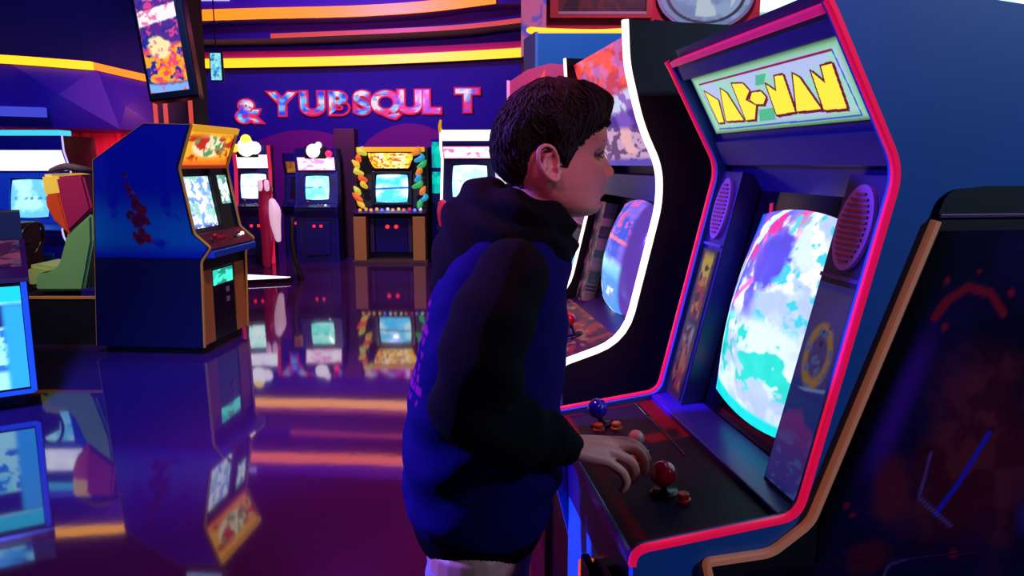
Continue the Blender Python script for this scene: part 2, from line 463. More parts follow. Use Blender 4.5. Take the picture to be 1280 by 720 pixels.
    bm = bmesh.new(); box(bm, -.279, .279, Lp-.022, Lp+.055, -.002, .012, .003); obj('glass_shelf', bm, mat('violet_blue_shelf', '2418a0', rough=.3), t, M=Ms)
    # control panel
    def pan(U, V):
        c = mixc(fill(U, '0e0420'), fill(U, '6c0212'), sm(.40, .50, fbm(U*3+1, V*2.2, 71)+.25*(.5-V)*(U > .4)))
        c = mixc(c, fill(U, '0c0828'), sm(.03, .0, np.maximum(np.abs(U-.78)-.17, np.abs(V-.5)-.33)))
        c = mixc(c, fill(U, '180c28'), sm(.03, .0, np.maximum(np.abs(U-.17)-.14, np.abs(V-.5)-.33)))
        c = mixc(c, fill(U, '2a0c14'), sm(.1, .06, V))
        return c*(.85+.3*fbm(U*20, V*10, 3))[..., None]
    plate('control_panel', t, Ms, -.279, .279, .0, Lp-.02, pan, Mt['print'], 110, 60, lift=.002, thick=.012)
    bm = bmesh.new(); box(bm, -.28, .28, -.004, .003, -.02, .005, .001)
    obj('panel_front_trim', bm, mat('pale_blue_trim', '6c7cc8', rough=.2, metal=.8), t, M=Ms)
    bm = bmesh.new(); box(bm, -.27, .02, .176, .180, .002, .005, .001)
    obj('glint_strip', bm, Mt['glint_metal'], t, M=Ms)  # metal strip built in for a bright reflection along the panel
    Mp = Ms @ Matrix.Translation((0, 0, .002))
    stick(t, Mp, -.192, .084, Mt['ball_blue'], r=.02, h=.026, tilt=(.1, -.1))
    stick(t, Mp, .138, .100, Mt['ball_red'], r=.021, h=.024, tilt=(-.05, .05))
    stick(t, Mp, -.035, .11, mat('smoke_ball', 'b09890', rough=.1, coat=.5), r=.015, h=.022)
    button(t, Mp, .175, .118, mat('orange_red_button', 'f04828', rough=.3), .009)
    button(t, Mp, -.155, .105, mat('amber_button', 'b06a30', rough=.3), .009)
    button(t, Mp, -.165, .072, mat('amber_button_far', 'a05030', rough=.3), .009)
    button(t, Mp, .01, .095, mat('orange_button', 'e86838', rough=.3), .011)
    # lower front: blue kick plate and coin door
    bm = bmesh.new(); box(bm, -.279, .279, .038, .0655, .05, .85, .004); obj('front_panel', bm, mat('bright_blue_front', '1488d8', rough=.35), t)
    bm = bmesh.new(); ngon(bm, [(-.03, .40), (.26, .40), (.26, .80), (.10, .80), (.02, .77), (-.03, .70)], .0, .018)
    M2 = Matrix(((1, 0, 0, 0), (0, 0, -1, .038), (0, 1, 0, 0), (0, 0, 0, 1)))
    d = obj('coin_door', bm, Mt['blackp'], t, M=M2)
    bm = bmesh.new(); box(bm, -.045, -.02, .006, .036, .66, .735, .004); obj('coin_button', bm, mat('orange_coin_button', 'f05a20', rough=.4, emit='ff5a18', es=.8), t)
    bm = bmesh.new(); box(bm, -.018, .05, .004, .02, .64, .76, .004); obj('coin_slot', bm, Mt['blackp'], d)
    # near side art panel: black inset, orange edge strip
    outl = [(.13, .08), (.13, .80), (.101, .915), (.194, .922), (.249, .963), (.397, 1.375), (.41, 1.41), (.46, 1.42), (.70, 1.42), (.70, .08)]
    ol = fillet([outl[i] for i in (0, 1, 2, 3, 4, 5)], [0, .02, .008, .014, .014, 0])
    bm = bmesh.new(); prism(bm, ol+fillet([(.397, 1.375), (.41, 1.415), (.47, 1.42)], .03)+[(.70, 1.42), (.70, .08)], .3005, .307)
    sp = obj('side_art_panel', bm, Mt['black'], t)
    obj('orange_edge_strip', molding(ol, .306, .012, .005), Mt['orangem'], sp)
    bm = bmesh.new(); box(bm, .304, .311, .40, .69, 1.379, 1.384, .001); obj('thin_rail', bm, mat('mauve_rail', '6a3c68', rough=.4), sp)
    def sart(U, V):
        s = .16+U*.54; z = .10+V*1.262
        n = fbm(s*9, z*9, 81); n2 = fbm(s*24, z*24, 82)
        c = mixc(fill(U, '120830'), fill(U, '24104c'), sm(.4, .7, n))
        line_s = .249+(z-.963)*(.148/.412)
        dd = s-line_s
        c = mixc(fill(U, '04030a'), c, sm(.02, .055, dd))
        c = mixc(c, fill(U, '5a18a0'), sm(.03, .0, np.abs(dd-.06))*sm(1.0, 1.08, z)*sm(1.28, 1.15, z)*.8)
        hx = np.hypot((s-.50)/.13, (z-1.04)/.15)+.9*(fbm(s*11+2, z*11, 85)-.5)
        c = mixc(c, mixc(fill(U, '681426'), fill(U, '8c2c34'), sm(.45, .6, n2)), sm(1.15, .45, hx)*.75)
        hx = np.hypot((s-.335)/.04, (z-.905)/.03)+.8*(fbm(s*20, z*20, 87)-.5); c = mixc(c, fill(U, '6c1420'), sm(1.1, .5, hx)*.7)
        hx = np.hypot((s-.365)/.035, (z-1.0)/.05)+.9*(fbm(s*18, z*18, 88)-.5); c = mixc(c, fill(U, '84202c'), sm(1.1, .5, hx)*.7)
        d = pdist(s, z, [(.407,1.246),(.423,1.268),(.451,1.286),(.487,1.277),(.508,1.249)], 1, False); c = mixc(c, fill(U, 'b01830'), sm(.008, .003, d+.004*(n2-.5)))
        for a, b, r in ((.517,1.277,.007),(.423,1.232,.007),(.42,1.295,.006),(.466,1.307,.005),(.30,.985,.006),(.31,.97,.005),(.47,.90,.008)):
            c = mixc(c, fill(U, 'b01830'), sm(r, r*.5, np.hypot(s-a, z-b)))
        d = pdist(s, z, [(.506,1.078),(.468,1.009),(.436,.963)], 1, False); c = mixc(c, fill(U, '2c28e0'), sm(.006, .001, d))
        d = pdist(s, z, [(.42,1.053),(.408,.989),(.462,.943)], 1, False); c = mixc(c, fill(U, '7a5cb8'), sm(.003, .001, d)*.7)
        d = pdist(s, z, [(.40,.90),(.37,.89),(.36,.86)], 1, False); c = mixc(c, fill(U, '7a5cb8'), sm(.003, .001, d)*.5)
        c = mixc(c, fill(U, '2038b0'), sm(.05, .0, np.hypot(s-.60, (z-.95)))*.8)
        return c
    def shp(U, V):
        z = .10+V*1.262
        s0 = np.where(z > .963, .262+(z-.963)*(.148/.412), np.where(z > .90, .262, .16))
        return s0+(.69-s0)*U, z
    def sart2(U, V):
        X, Y = shp(U, V); return sart((X-.16)/.54, (Y-.10)/1.262)
    Ma = Matrix(((0, 0, 1, .307), (1, 0, 0, 0), (0, 1, 0, 0), (0, 0, 0, 1)))
    plate('side_print', sp, Ma, 0, 1, 0, 1, sart2, Mt['printm'], 160, 300, shape=shp, lift=.0015, thick=.001, label='dark violet printed side art with red arc and specks')
    return t
pac_cabinet()

# ======================== 2. black cabinet with lit white edges ===============
def blob_art(cols, s1=6, s2=12, seed=1, bg=None):
    def f(U, V):
        c = fill(U, cols[0])
        for i, k in enumerate(cols[1:]):
            c = mixc(c, fill(U, k), sm(.50, .56, fbm(U*s1+i*3, V*s2+i*5, seed+i*7)))
        return c
    return f

def white_cabinet():
    w = .63
    pf, pb, nt_, tp = (-.142, 1.0), (.008, 1.05), (.085, 1.40), (-.008, 1.70)
    front = [(-.06, 0), (-.06, .70), (-.13, .85), pf, pb, (.08, 1.36), (.078, 1.44), (.033, 1.53), (-.002, 1.66), (-.008, 1.752)]
    back = [(.30, 1.744), (.58, 1.50), (.62, 0)]
    t = shell('arcade_cabinet', 'black arcade cabinet with glowing white edges standing behind the blue one', (.207, 2.002, 0), .138-PI/2, w, front, back,
              [.02, .02, .02, .012, .06, .07, .07, .07, .07], Mt['black'], Mt['whitem'], Mt['navy'], mw=.019, mold_z=.98, rad=[0, .02, .02, .02, .07, .08, .06, .05, .03, 0])
    M = frame((.085, 1.44), (-.002, 1.74), .012)
    def art(U, V):
        n = fbm(U*5, V*7, 5); n2 = fbm(U*12, V*14, 8); n3 = fbm(U*20, V*24, 9)
        c = mixc(fill(U, 'c82040'), fill(U, 'ff4838'), sm(.4, .6, n)); c = mixc(c, fill(U, 'b070e0'), sm(.56, .64, n2)*.5)
        m = sm(.62, .57, V-.12*(U-.5)); c = mixc(c, mixc(fill(U, 'c8d0f0'), fill(U, '9060c0'), sm(.45, .55, n2)), m)
        c = mixc(c, mixc(fill(U, '4a2490'), fill(U, '7850c0'), sm(.45, .6, n)), sm(.47, .42, V-.1*(U-.5)))
        m = sm(.36, .30, V+.1*(U-.5)); a = mixc(fill(U, 'c8a0c8'), fill(U, '6a4478'), sm(.46, .52, n3)); a = mixc(a, fill(U, 'e8b0b8'), sm(.5, .6, n))
        c = mixc(c, a, m*sm(.02, .08, V)); c = mixc(c, fill(U, '5a4ab8'), sm(.08, .03, V))
        return c
    plate('marquee', t, M, -.29, .29, .0, .30, art, Mt['marq'], 120, 120, label='red and violet backlit marquee art')
    M = frame(pb, (.08, 1.36), .06); L = .33
    bm = bmesh.new(); box(bm, -.294, .294, .0, L+.0, -.004, .002); obj('bezel_glass', bm, mat('navy_bezel_glass', '0c1038', rough=.15), t, M=M)
    bm = bmesh.new(); box(bm, -.294, .294, .0, .06, -.004, .045, .002)
    obj('speaker_panel', bm, mat('violet_upper_panel', '4438a0', rough=.3), t, M=frame((.08, 1.36), (.078, 1.44), .06))
    def scr(U, V):
        n = fbm(U*5, V*8, 15); n2 = fbm(U*14, V*20, 16)
        c = mixc(fill(U, '3858d8'), fill(U, '7c68e0'), sm(.4, .6, n))
        c = mixc(c, fill(U, 'e05cb0'), sm(.55, .62, n2)*sm(.55, .7, V)); c = mixc(c, fill(U, 'a8e4ff'), sm(.10, .03, np.abs(V-.38+.1*(n-.5))))
        c = mixc(c, fill(U, '50a8f0'), sm(.45, .3, V)*.7); c = mixc(c, fill(U, 'f0f4ff'), sm(.58, .64, fbm(U*8, V*20, 19))*sm(.3, .15, V))
        c = mixc(c, fill(U, 'ff7898'), sm(.02, .01, np.abs(V-.63+.08*(U-.5)))); c = mixc(c, fill(U, 'c050a0'), sm(.09, .05, np.hypot(U-.45, V-.82)))
        c = mixc(c, fill(U, '5838a0'), sm(.72, .8, U))
        return c
    plate('screen', t, M, -.16, .17, .02, .325, scr, Mt['scr'], 80, 90, bulge=.05, lift=.004, corner=.5, label='curved violet and light blue screen')
    plate('art_card', t, M, -.285, -.20, .0, .30, blob_art(['180c30', '7a5880', 'a85c88', '20103c'], 5, 16, 33), Mt['dim'], 30, 90, lift=.04, thick=.036)
    Ms = frame(pf, pb, .012); Lp = seglen(pf, pb)
    def pan(U, V):
        c = mixc(fill(U, '301440'), fill(U, '5c2060'), sm(.4, .6, fbm(U*4, V*3, 90))); c = mixc(c, fill(U, 'c83848'), sm(.57, .6, fbm(U*16, V*6, 91)))
        return mixc(c, fill(U, 'd88070'), sm(.64, .66, fbm(U*18, V*8, 92)))
    plate('control_panel', t, Ms, -.294, .294, .0, Lp, pan, Mt['dim'], 90, 40, lift=.001, thick=.01)
    Mp = Ms @ Matrix.Translation((0, 0, .001))
    stick(t, Mp, -.14, .08, Mt['ball_red'], h=.04); stick(t, Mp, .10, .08, Mt['ball_red'], h=.04)
    for x in (-.02, .02, -.22, -.19): button(t, Mp, x, .07, Mt['ball_red'], .011)
    bm = bmesh.new(); box(bm, -.2, .2, -.052, -.038, .25, .65, .006); obj('coin_door', bm, Mt['blackp'], t)
    return t
white_cabinet()

def generic(name, label, loc, rz, w, H=1.72, side='black', mold='whitem', core='navy', marq=('f8f0ff', 'ff60b0', 'ffe060'), screen=('a8f4e8', 'd8fcff', '60d0d0'),
            top_m=None, group=None, mscale=1., seed=1, mw=.03, coin='redlamp', scr_w=.28, lips=True, front_m='navy', marq_h=.20, screen_m='scr2', marq_m='marq2', panel_m='navy', mold_z=0.):
    k = H/1.72
    pf, pb, nt_, tp = (-.10, .86*k), (.04, .90*k), (.14, 1.38*k), (.05, (1.38+marq_h)*k)
    front = [(0, 0), (0, .68*k), (-.08, .78*k), pf, pb, nt_, tp, (.045, H)]
    back = [(.62, H), (.62, 0)]
    t = shell(name, label, loc, rz, w, front, back, [.02, .02, .02, .012, .04, .02, .02], Mt[side], Mt[mold], Mt[core], mw=mw, rad=.02, group=group, mold_z=mold_z)
    M = frame(nt_, tp, .012); L = seglen(nt_, tp)
    def art(U, V):
        n = fbm(U*6, V*3, seed); c = mixc(fill(U, marq[0]), fill(U, marq[1]), sm(.52, .62, n)); 
        c = mixc(c, fill(U, marq[2]), sm(.55, .62, fbm(U*9+4, V*4, seed+3)))
        return mixc(fill(U, marq[1]), c, sm(0, .12, np.minimum(np.minimum(U, 1-U)*3, np.minimum(V, 1-V))))
    plate('marquee', t, M, -(w/2-.035), w/2-.035, .01, L, art, Mt[marq_m], 50, 24)
    M = frame(pb, nt_, .04); L = seglen(pb, nt_)
    def scr(U, V):
        n = fbm(U*3, V*3, seed+9); c = mixc(fill(U, screen[0]), fill(U, screen[1]), sm(.35, .65, n))
        c = mixc(c, fill(U, screen[2]), sm(.05, .02, np.abs(V-.5+.05*(n-.5)))*sm(.5, .55, vnoise(U*14, V*3, seed))); return c
    plate('screen', t, M, -scr_w/2, scr_w/2, .06, L-.06, scr, Mt[screen_m], 40, 40, bulge=.015, lift=.004, corner=.2)
    bm = bmesh.new()
    for a, b, c, d in ((-w/2+.02, -scr_w/2-.01, 0, L), (scr_w/2+.01, w/2-.02, 0, L), (-scr_w/2-.01, scr_w/2+.01, 0, .05), (-scr_w/2-.01, scr_w/2+.01, L-.05, L)):
        box(bm, a, b, c, d, 0, .02)
    obj('bezel', bm, Mt[front_m], t, M=M)
    Ms = frame(pf, pb, .01); Lp = seglen(pf, pb)
    bm = bmesh.new(); box(bm, -w/2+.02, w/2-.02, 0, Lp, -.01, .002); obj('control_panel', bm, Mt[panel_m], t, M=Ms)
    Mp = Ms @ Matrix.Translation((0, 0, .002))
    stick(t, Mp, -.12, .07, Mt['ball_red']); 
    for x in (.03, .08, .13): button(t, Mp, x, .07, Mt['whitem'] if x > .1 else Mt['ball_red'], .013)
    bm = bmesh.new(); box(bm, -w*.3, w*.3, -.004, .02, .12*k, .62*k, .008); d = obj('coin_door', bm, Mt[front_m], t)
    for x in (-.05, .05):
        bm = bmesh.new(); box(bm, x-.02, x+.02, -.012, .0, .54*k, .58*k, .003); obj('coin_light', bm, Mt[coin], d)
    return t

# ======================== 3. big blue-sided cabinet on the left ===============
def left_cabinet():
    w = .80
    pf, pb, nt_, tp = (-.10, .826), (.017, .928), (.10, 1.414), (-.014, 1.725)
    front = [(0, .06), (-.02, .72), pf, pb, nt_, tp]
    back = [(.35, 1.735), (.76, 1.472), (.86, .06)]
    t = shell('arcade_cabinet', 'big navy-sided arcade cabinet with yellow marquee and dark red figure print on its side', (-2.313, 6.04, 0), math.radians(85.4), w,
              front, back, [.03, .02, .012, .06, .03, .02], mat('dark_navy_side', '080e3c', rough=.5), Mt['yellowm'], Mt['black'], mw=.022, rad=[0, .03, .02, .02, .02, 0])  # whole side in a darker navy than the print over it
    # thin edge line along the back and the top of the near side
    bk = [(.86, .06), (.76, 1.472), (.35, 1.735), (-.014, 1.725)]
    obj('back_edge_strip', molding(bk, -w/2+.009, .016, .004), Mt['yellowm'], t)
    M = frame(nt_, tp, .012); L = seglen(nt_, tp)
    def art(U, V):
        c = mixc(fill(U, 'ffb828'), fill(U, 'ff7818'), sm(.3, .0, V)); n = fbm(U*8, V*5, 4)
        m = sm(.36, .28, np.hypot((U-.5)*.9, (V-.55)*1.0)); c = mixc(c, fill(U, 'fff0c0'), m)
        c = mixc(c, fill(U, 'c83018'), sm(.54, .58, n)*sm(.5, .25, np.abs(V-.5))); c = mixc(c, fill(U, '60a060'), sm(.6, .64, fbm(U*9, V*6, 9))*m)
        return c
    plate('marquee', t, M, -.375, .375, .02, L-.04, art, Mt['marq'], 60, 30)
    bm = bmesh.new(); box(bm, -.378, .378, L-.045, L+.005, 0, .03, .004); obj('marquee_top_bar', bm, Mt['gold'], t, M=M)
    bm = bmesh.new(); box(bm, -.378, .378, -.005, .02, 0, .02, .004); obj('marquee_lower_bar', bm, mat('red_orange_bar', 'c84020', rough=.4, emit='c04018', es=.4), t, M=M)
    M = frame(pb, nt_, .05); L = seglen(pb, nt_)
    def scr(U, V):
        n = fbm(U*4, V*5, 66); n2 = fbm(U*10, V*12, 67)
        c = mixc(fill(U, 'd0e8ff'), fill(U, 'f4f8ff'), sm(.4, .6, n)); c = mixc(c, fill(U, '70a0f0'), sm(.5, .58, n2)); c = mixc(c, fill(U, '90d0c0'), sm(.58, .64, fbm(U*8, V*7, 68)))
        c = mixc(c, fill(U, '5048b0'), sm(.12, .04, V)*sm(.48, .52, n2)); return c
    plate('screen', t, M, -.375, .10, .02, L-.06, scr, Mt['scr'], 70, 70, bulge=.01, lift=.004, label='bright pale blue screen')
    bm = bmesh.new(); box(bm, .11, .379, 0, L, 0, .03, .004); obj('bezel_column', bm, Mt['black'], t, M=M)
    plate('side_bright_patch', t, M, .20, .36, .20, L-.06, blob_art(['b8e8e8', '60b8c8', 'f0fcff', '408870'], 3, 5, 12), Mt['scr'], 30, 30, lift=.032, label='small pale cyan bright patch')  # pale cyan glow added as a patch on the bezel column
    Ms = frame(pf, pb, .01); Lp = seglen(pf, pb)
    bm = bmesh.new(); box(bm, -.378, .378, -.01, Lp, -.012, .002, .003); obj('control_panel', bm, mat('dark_red_panel', '5c1424', rough=.3), t, M=Ms)
    Mp = Ms @ Matrix.Translation((0, 0, .002))
    for x in (-.25, .15): stick(t, Mp, x, .07, Mt['ball_red'], h=.04)
    for x in (-.15, -.09, -.03, .25, .3): button(t, Mp, x, .08, Mt['ball_red'] if x < 0 else Mt['whitem'], .014)
    bm = bmesh.new(); box(bm, -.38, .38, -.115, -.02, .745, .80, .008); obj('panel_lip', bm, mat('blue_lip', '2858e0', rough=.25), t)
    # lower front
    bm = bmesh.new(); box(bm, -.37, .37, .02, .04, .63, .74, .004); obj('upper_kick_panel', bm, mat('brown_red_panel', '6c3430', rough=.4), t)
    for xa, xb in ((-.375, -.20), (.20, .375)):
        bm = bmesh.new(); box(bm, xa, xb, .0, .032, .07, .64, .004); obj('orange_panel', bm, Mt['wood'], t)
    bm = bmesh.new(); box(bm, -.2, .2, .01, .03, .07, .64, .004); d = obj('coin_door', bm, Mt['blackp'], t)
    Mf = Matrix(((1, 0, 0, 0), (0, 0, -1, .01), (0, 1, 0, 0), (0, 0, 0, 1)))
    plate('coin_door_display', d, Mf, -.17, .17, .50, .62, blob_art(['48f0d0', '30c8b0', '208870'], 2, 2, 5), Mt['dim' if 0 else 'scr'], 24, 12, lift=.003, thick=.003, label='glowing turquoise display')
    for z in (.34, .42):
        bm = bmesh.new(); box(bm, .04, .09, .002, .012, z, z+.04, .003); obj('coin_slot', bm, mat('mauve_coin_slot', 'b090c0', rough=.4), d)
    # printed figure on the side (abstract dark red totem) and a paler blue print band
    def side(U, V):
        n = fbm(U*5, V*8, 40)
        base = mixc(fill(U, '1020a0'), fill(U, '0c7cb4'), sm(.55, .2, V)*sm(.25, .4, n)*sm(0, .15, V)*.8)
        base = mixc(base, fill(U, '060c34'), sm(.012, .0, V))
        Vs = V; V = .24+(V-.13)*(.64/.51); U0 = U; U = U-.13
        d = np.full(U.shape, 9.)
        for a, b, r in ((.24, .86, .030), (.25, .80, .022), (.28, .72, .045), (.31, .66, .05), (.33, .58, .06), (.40, .54, .055), (.26, .50, .05), (.36, .46, .07), (.30, .42, .05), (.42, .44, .04), (.35, .32, .045), (.30, .27, .06), (.38, .27, .06)):
            d = np.minimum(d, np.hypot((U-a)*1.0, (V-b)*.9)-r*.9)
        fig = sm(.006, -.004, d+.05*(fbm(U*22, V*22, 44)-.5))
        fc = mixc(fill(U, '5c1038'), fill(U, '8a1c30'), sm(.4, .6, fbm(U*26, V*26, 45))); fc = mixc(fc, fill(U, '3050a0'), sm(.62, .68, fbm(U*20, V*20, 48)))
        return mixc(base, fc, fig)
    Ma = Matrix(((0, 0, -1, -w/2), (1, 0, 0, 0), (0, 1, 0, 0), (0, 0, 0, 1)))
    def shp(U, V):
        z = .74+V*.985
        s0 = np.where(z < .72, -.01, np.where(z < .826, -.01-.08*(z-.72)/.106, np.where(z < .928, -.09+.117*(z-.826)/.102, np.where(z < 1.414, .027+.083*(z-.928)/.486, .115-.11*(z-1.414)/.3))))
        s1 = np.minimum(.75+(1.472-z)*.07, .748-(z-1.472)*1.559)
        return s1+(s0+.012-s1)*U, z
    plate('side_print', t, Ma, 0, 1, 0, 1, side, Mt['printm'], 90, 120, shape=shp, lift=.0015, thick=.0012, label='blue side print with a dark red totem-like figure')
    bm = bmesh.new(); box(bm, -.36, .36, .05, .80, .0, .065); obj('plinth', bm, Mt['black'], t)
    return t
left_cabinet()

# ======================== 4. driving game seat behind it =======================
def driving_seat():
    t = thing('racing_seat', 'red, orange and pale green racing seat on a dark platform beside the navy cabinet', 'racing seat', (-3.54, 6.35, 0))
    bm = bmesh.new(); box(bm, -.52, .26, -.36, .36, .0, .38, .01); p = obj('platform', bm, Mt['black'], t)
    bm = bmesh.new(); box(bm, -.53, .27, -.37, -.355, .375, .40, .004); obj('platform_edge_strip', bm, Mt['wood'], p)
    bm = bmesh.new(); box(bm, .08, .25, -.34, .34, .38, .45, .01); obj('rear_step', bm, Mt['navy'], p)
    # seat shell: side profile (x,z), seat faces -x
    prof = [(-.34, .42), (-.34, .56), (-.20, .58), (-.13, .62), (-.10, .80), (-.15, 1.02), (-.19, 1.20), (-.17, 1.36), (.14, 1.37), (.19, 1.02), (.16, .80), (.02, .43)]
    def slab(pts, y0, y1, bev=.02):
        bm = bmesh.new()
        a = [bm.verts.new((x, y0, z)) for x, z in pts]; b = [bm.verts.new((x, y1, z)) for x, z in pts]; n = len(pts)
        bm.faces.new(a); bm.faces.new(b[::-1])
        for i in range(n): bm.faces.new((a[i], a[(i+1) % n], b[(i+1) % n], b[i]))
        if bev: bmesh.ops.bevel(bm, geom=bm.edges[:], offset=bev, segments=2, affect='EDGES')
        return bm
    red = mat('crimson_seat', 'b02050', rough=.45); orange = mat('orange_seat', 'e85020', rough=.45); green = mat('pale_green_seat', '7ab060', rough=.45)
    obj('backrest', slab([(-.04, .88), (-.10, 1.34), (.13, 1.36), (.18, 1.08)], -.25, .25), red, t)
    obj('backrest_front', slab([(-.02, .87), (-.14, 1.00), (-.19, 1.12), (-.18, 1.20), (-.08, 1.22)], -.245, .245, .01), orange, t)
    obj('lower_back', slab([(-.34, .42), (-.33, .56), (-.16, .58), (-.10, .64), (-.06, .87), (.175, 1.06), (.16, .82), (.05, .42)], -.25, .25), green, t)
    obj('seat', slab([(-.42, .44), (-.42, .62), (-.36, .64), (-.12, .60), (-.10, .46)], -.22, .22, .03), mat('yellow_green_seat', 'a8b858', rough=.45), t)
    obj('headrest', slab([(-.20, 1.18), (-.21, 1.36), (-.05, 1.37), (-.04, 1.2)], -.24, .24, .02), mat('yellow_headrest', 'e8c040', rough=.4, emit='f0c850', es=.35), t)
    bm = bmesh.new(); tube(bm, [(-.12, -.24, 1.39), (.0, -.25, 1.42), (.12, -.22, 1.40), (.18, -.1, 1.37)], [.02, .03, .03, .02], 10); obj('top_cushion', bm, mat('grey_brown_cushion', '5c4048', rough=.7), t, True)
    # steering console further left
    c = thing('steering_console', 'dark driving console with black steering wheel in front of the racing seat', 'driving console', (-4.28, 6.35, 0))
    bm = bmesh.new(); prism(bm, [(-.3, 0), (-.3, .85), (-.1, .95), (.3, .95), (.3, 0)], -.22, .15); obj('console_body', bm, Mt['dark'], c)
    bm = bmesh.new()
    tube(bm, [(.24+.06*math.sin(a), .17*math.cos(a), .80+.16*math.sin(a)) for a in [k*2*PI/16 for k in range(17)]], [.014]*17, 8, 1, False); obj('steering_wheel', bm, Mt['blackp'], c, True)
    bm = bmesh.new(); tube(bm, [(.10, 0, .76), (.24, 0, .80)], [.02, .02], 8, 1); obj('steering_column', bm, Mt['blackp'], c, True)
    bm = bmesh.new(); box(bm, .235, .255, -.16, .16, .79, .81); obj('wheel_spoke', bm, Mt['blackp'], c)
driving_seat()

# far-left machine with white marquee
generic('arcade_cabinet', 'blue arcade cabinet with wide white marquee, left of the racing seat', (-4.55, 7.1, 0), .02, .80, 1.70, side='black', mold='lav' , core='navy', marq=('f4f0ff', 'e8e8ff', 'ffffff'),
        screen=('60b0d8', 'a0e0e8', '3878b8'), seed=21, mw=.014, scr_w=.36, front_m='blue', panel_m='blue')
o_ = bpy.data.objects['arcade_cabinet.003']
bm = bmesh.new(); box(bm, -.39, .39, .02, .22, 1.701, 1.75, .01); obj('top_light_bar', bm, glow('cyan_bar_glow', '40c8e8', 1.2), o_)
# foreground left glowing low cabinet
def glow_cabinet():
    t = thing('low_game_cabinet', 'low game cabinet with glowing cyan front panel, cut by the left picture edge', 'game cabinet', (-3.385, 4.10, 0), math.radians(33))
    # front faces the camera side; right edge near x=-2.95
    Mt['cyanedge'] = glow('blue_lit_edge', '1848ff', 1.3)
    bm = bmesh.new(); prism(bm, [(-.02, .10), (-.02, .76), (.06, .80), (.30, .98), (.34, 1.15), (.62, 1.15), (.62, .10)], -.62, .62); obj('body', bm, Mt['black'], t)
    bm = bmesh.new(); box(bm, -.56, .56, .03, .58, .0, .10); obj('plinth', bm, Mt['black'], t)
    M = Matrix(((1, 0, 0, 0), (0, 0, -1, -.02), (0, 1, 0, 0), (0, 0, 0, 1)))
    def art(U, V):
        c = mixc(fill(U, '40d8ff'), fill(U, 'a8f4ff'), sm(.35, .6, fbm(U*6, V*4, 3)))
        c = mixc(c, fill(U, '2878e0'), sm(.52, .56, fbm(U*26, V*14, 8))*sm(.62, .58, V)*sm(.15, .2, V))
        c = mixc(c, fill(U, '201468'), sm(.0, .02, V-.60)*sm(.0, .02, .84-V)); c = mixc(c, fill(U, '20d0ff'), sm(.84, .86, V)); c = mixc(c, fill(U, '30a8ff'), sm(.90, .93, U)*sm(.85, .8, V))
        return c
    plate('front_panel', t, M, -.58, .58, .13, .74, art, Mt['scr'], 120, 60, lift=.008, label='glowing cyan and white front panel')
    for a, b, c_, d in ((.585, .615, .10, .76), (-.615, -.585, .10, .76), (-.6, .6, .09, .115)):
        bm = bmesh.new(); box(bm, a, b, -.035, -.01, c_, d, .003); obj('lit_edge', bm, Mt['cyanedge'], t)
    bm = bmesh.new(); prism(bm, [(-.06, .765), (-.05, .79), (.05, .83), (.29, .99), (.30, .96), (.0, .76)], -.63, .63); cp = obj('control_panel', bm, mat('wine_panel', '4c1028', rough=.3), t)
    M = frame((.05, .83), (.29, .99), -.003)
    plate('panel_print', cp, M, -.6, .6, .02, .27, blob_art(['3c1030', '8a5878', '601028', 'c05068'], 12, 5, 71), Mt['dim'], 80, 24, lift=.002, thick=.002)
    Mp = M @ Matrix.Translation((0, 0, .003))
    stick(t, Mp, .30, .1, Mt['ball_blue'], h=.05); stick(t, Mp, -.1, .1, Mt['ball_red'], h=.05)
    plate('small_display', t, frame((.30, .98), (.34, 1.15), -.003), -.5, .5, .02, .15, blob_art(['20a8ff', '80e0ff', '1040c0'], 8, 3, 5), Mt['scr'], 40, 10, thick=.003)
glow_cabinet()

# ======================== 5. row along the back ===============================
generic('arcade_cabinet', 'arcade cabinet with white marquee and pink-red lit edges, leftmost of the far row', (-3.72, 11.0, 0), .22, .52, 1.70, mold='neon_red', marq=('fff8ff', 'ffd8ff', 'ffffff'), seed=31, mw=.05, scr_w=.36, front_m='navy', screen=('b8fff0', 'e8ffff', '58d0a0'))
def topper(x, y, z, cols, lab):
    t = thing('marquee_topper', lab, 'sign', (x, y, z))
    for i, (dx, dz, r, c) in enumerate(cols):
        bm = bmesh.new(); lathe(bm, [(r*math.sin(a), -.0+.03*math.cos(a)) for a in (3.1, 2.4, 1.57, .8, .05)], Matrix.Translation((dx, 0, dz)) @ Matrix.Rotation(PI/2, 4, 'X'), 20)
        obj('lamp_disc', bm, glow('topper_glow_'+c, c, 1.5), t, True)
    bm = bmesh.new(); box(bm, -.15, .15, .02, .06, -.07, .10); obj('sign_back', bm, Mt['black'], t)
topper(-3.76, 10.93, 1.60, [(0, .07, .13, 'fff8ff'), (-.16, .06, .06, 'ffc830'), (.0, .17, .08, 'ffe050'), (.12, .06, .09, 'fff0ff')], 'white and yellow bubble-shaped lit topper on the leftmost cabinet of the far row')
generic('arcade_cabinet', 'dark arcade cabinet with orange marquee between two lit ones of the far row', (-3.33, 11.9, 0), .0, .46, 1.60, mold='black', marq=('e87828', 'b04820', 'ffb040'), screen=('180818', '100818', '281030'), marq_m='dim', screen_m='dim', seed=37, mw=.01, scr_w=.3)
generic('arcade_cabinet', 'navy arcade cabinet with pinkish white marquee and two red coin lights in the far row', (-2.84, 11.1, 0), .10, .60, 1.66, side='navyside', mold='navyside', marq=('fff0ff', 'ff90d0', 'ffffff'), screen=('70f0e8', 'b0fff4', '209888'), seed=41, mw=.02, scr_w=.34)
topper(-2.82, 11.02, 1.58, [(-.02, .04, .10, 'fff0ff'), (.06, .12, .05, 'ffe8f8'), (.20, .0, .05, 'ff3060')], 'small pinkish white lit topper on the navy cabinet of the far row')
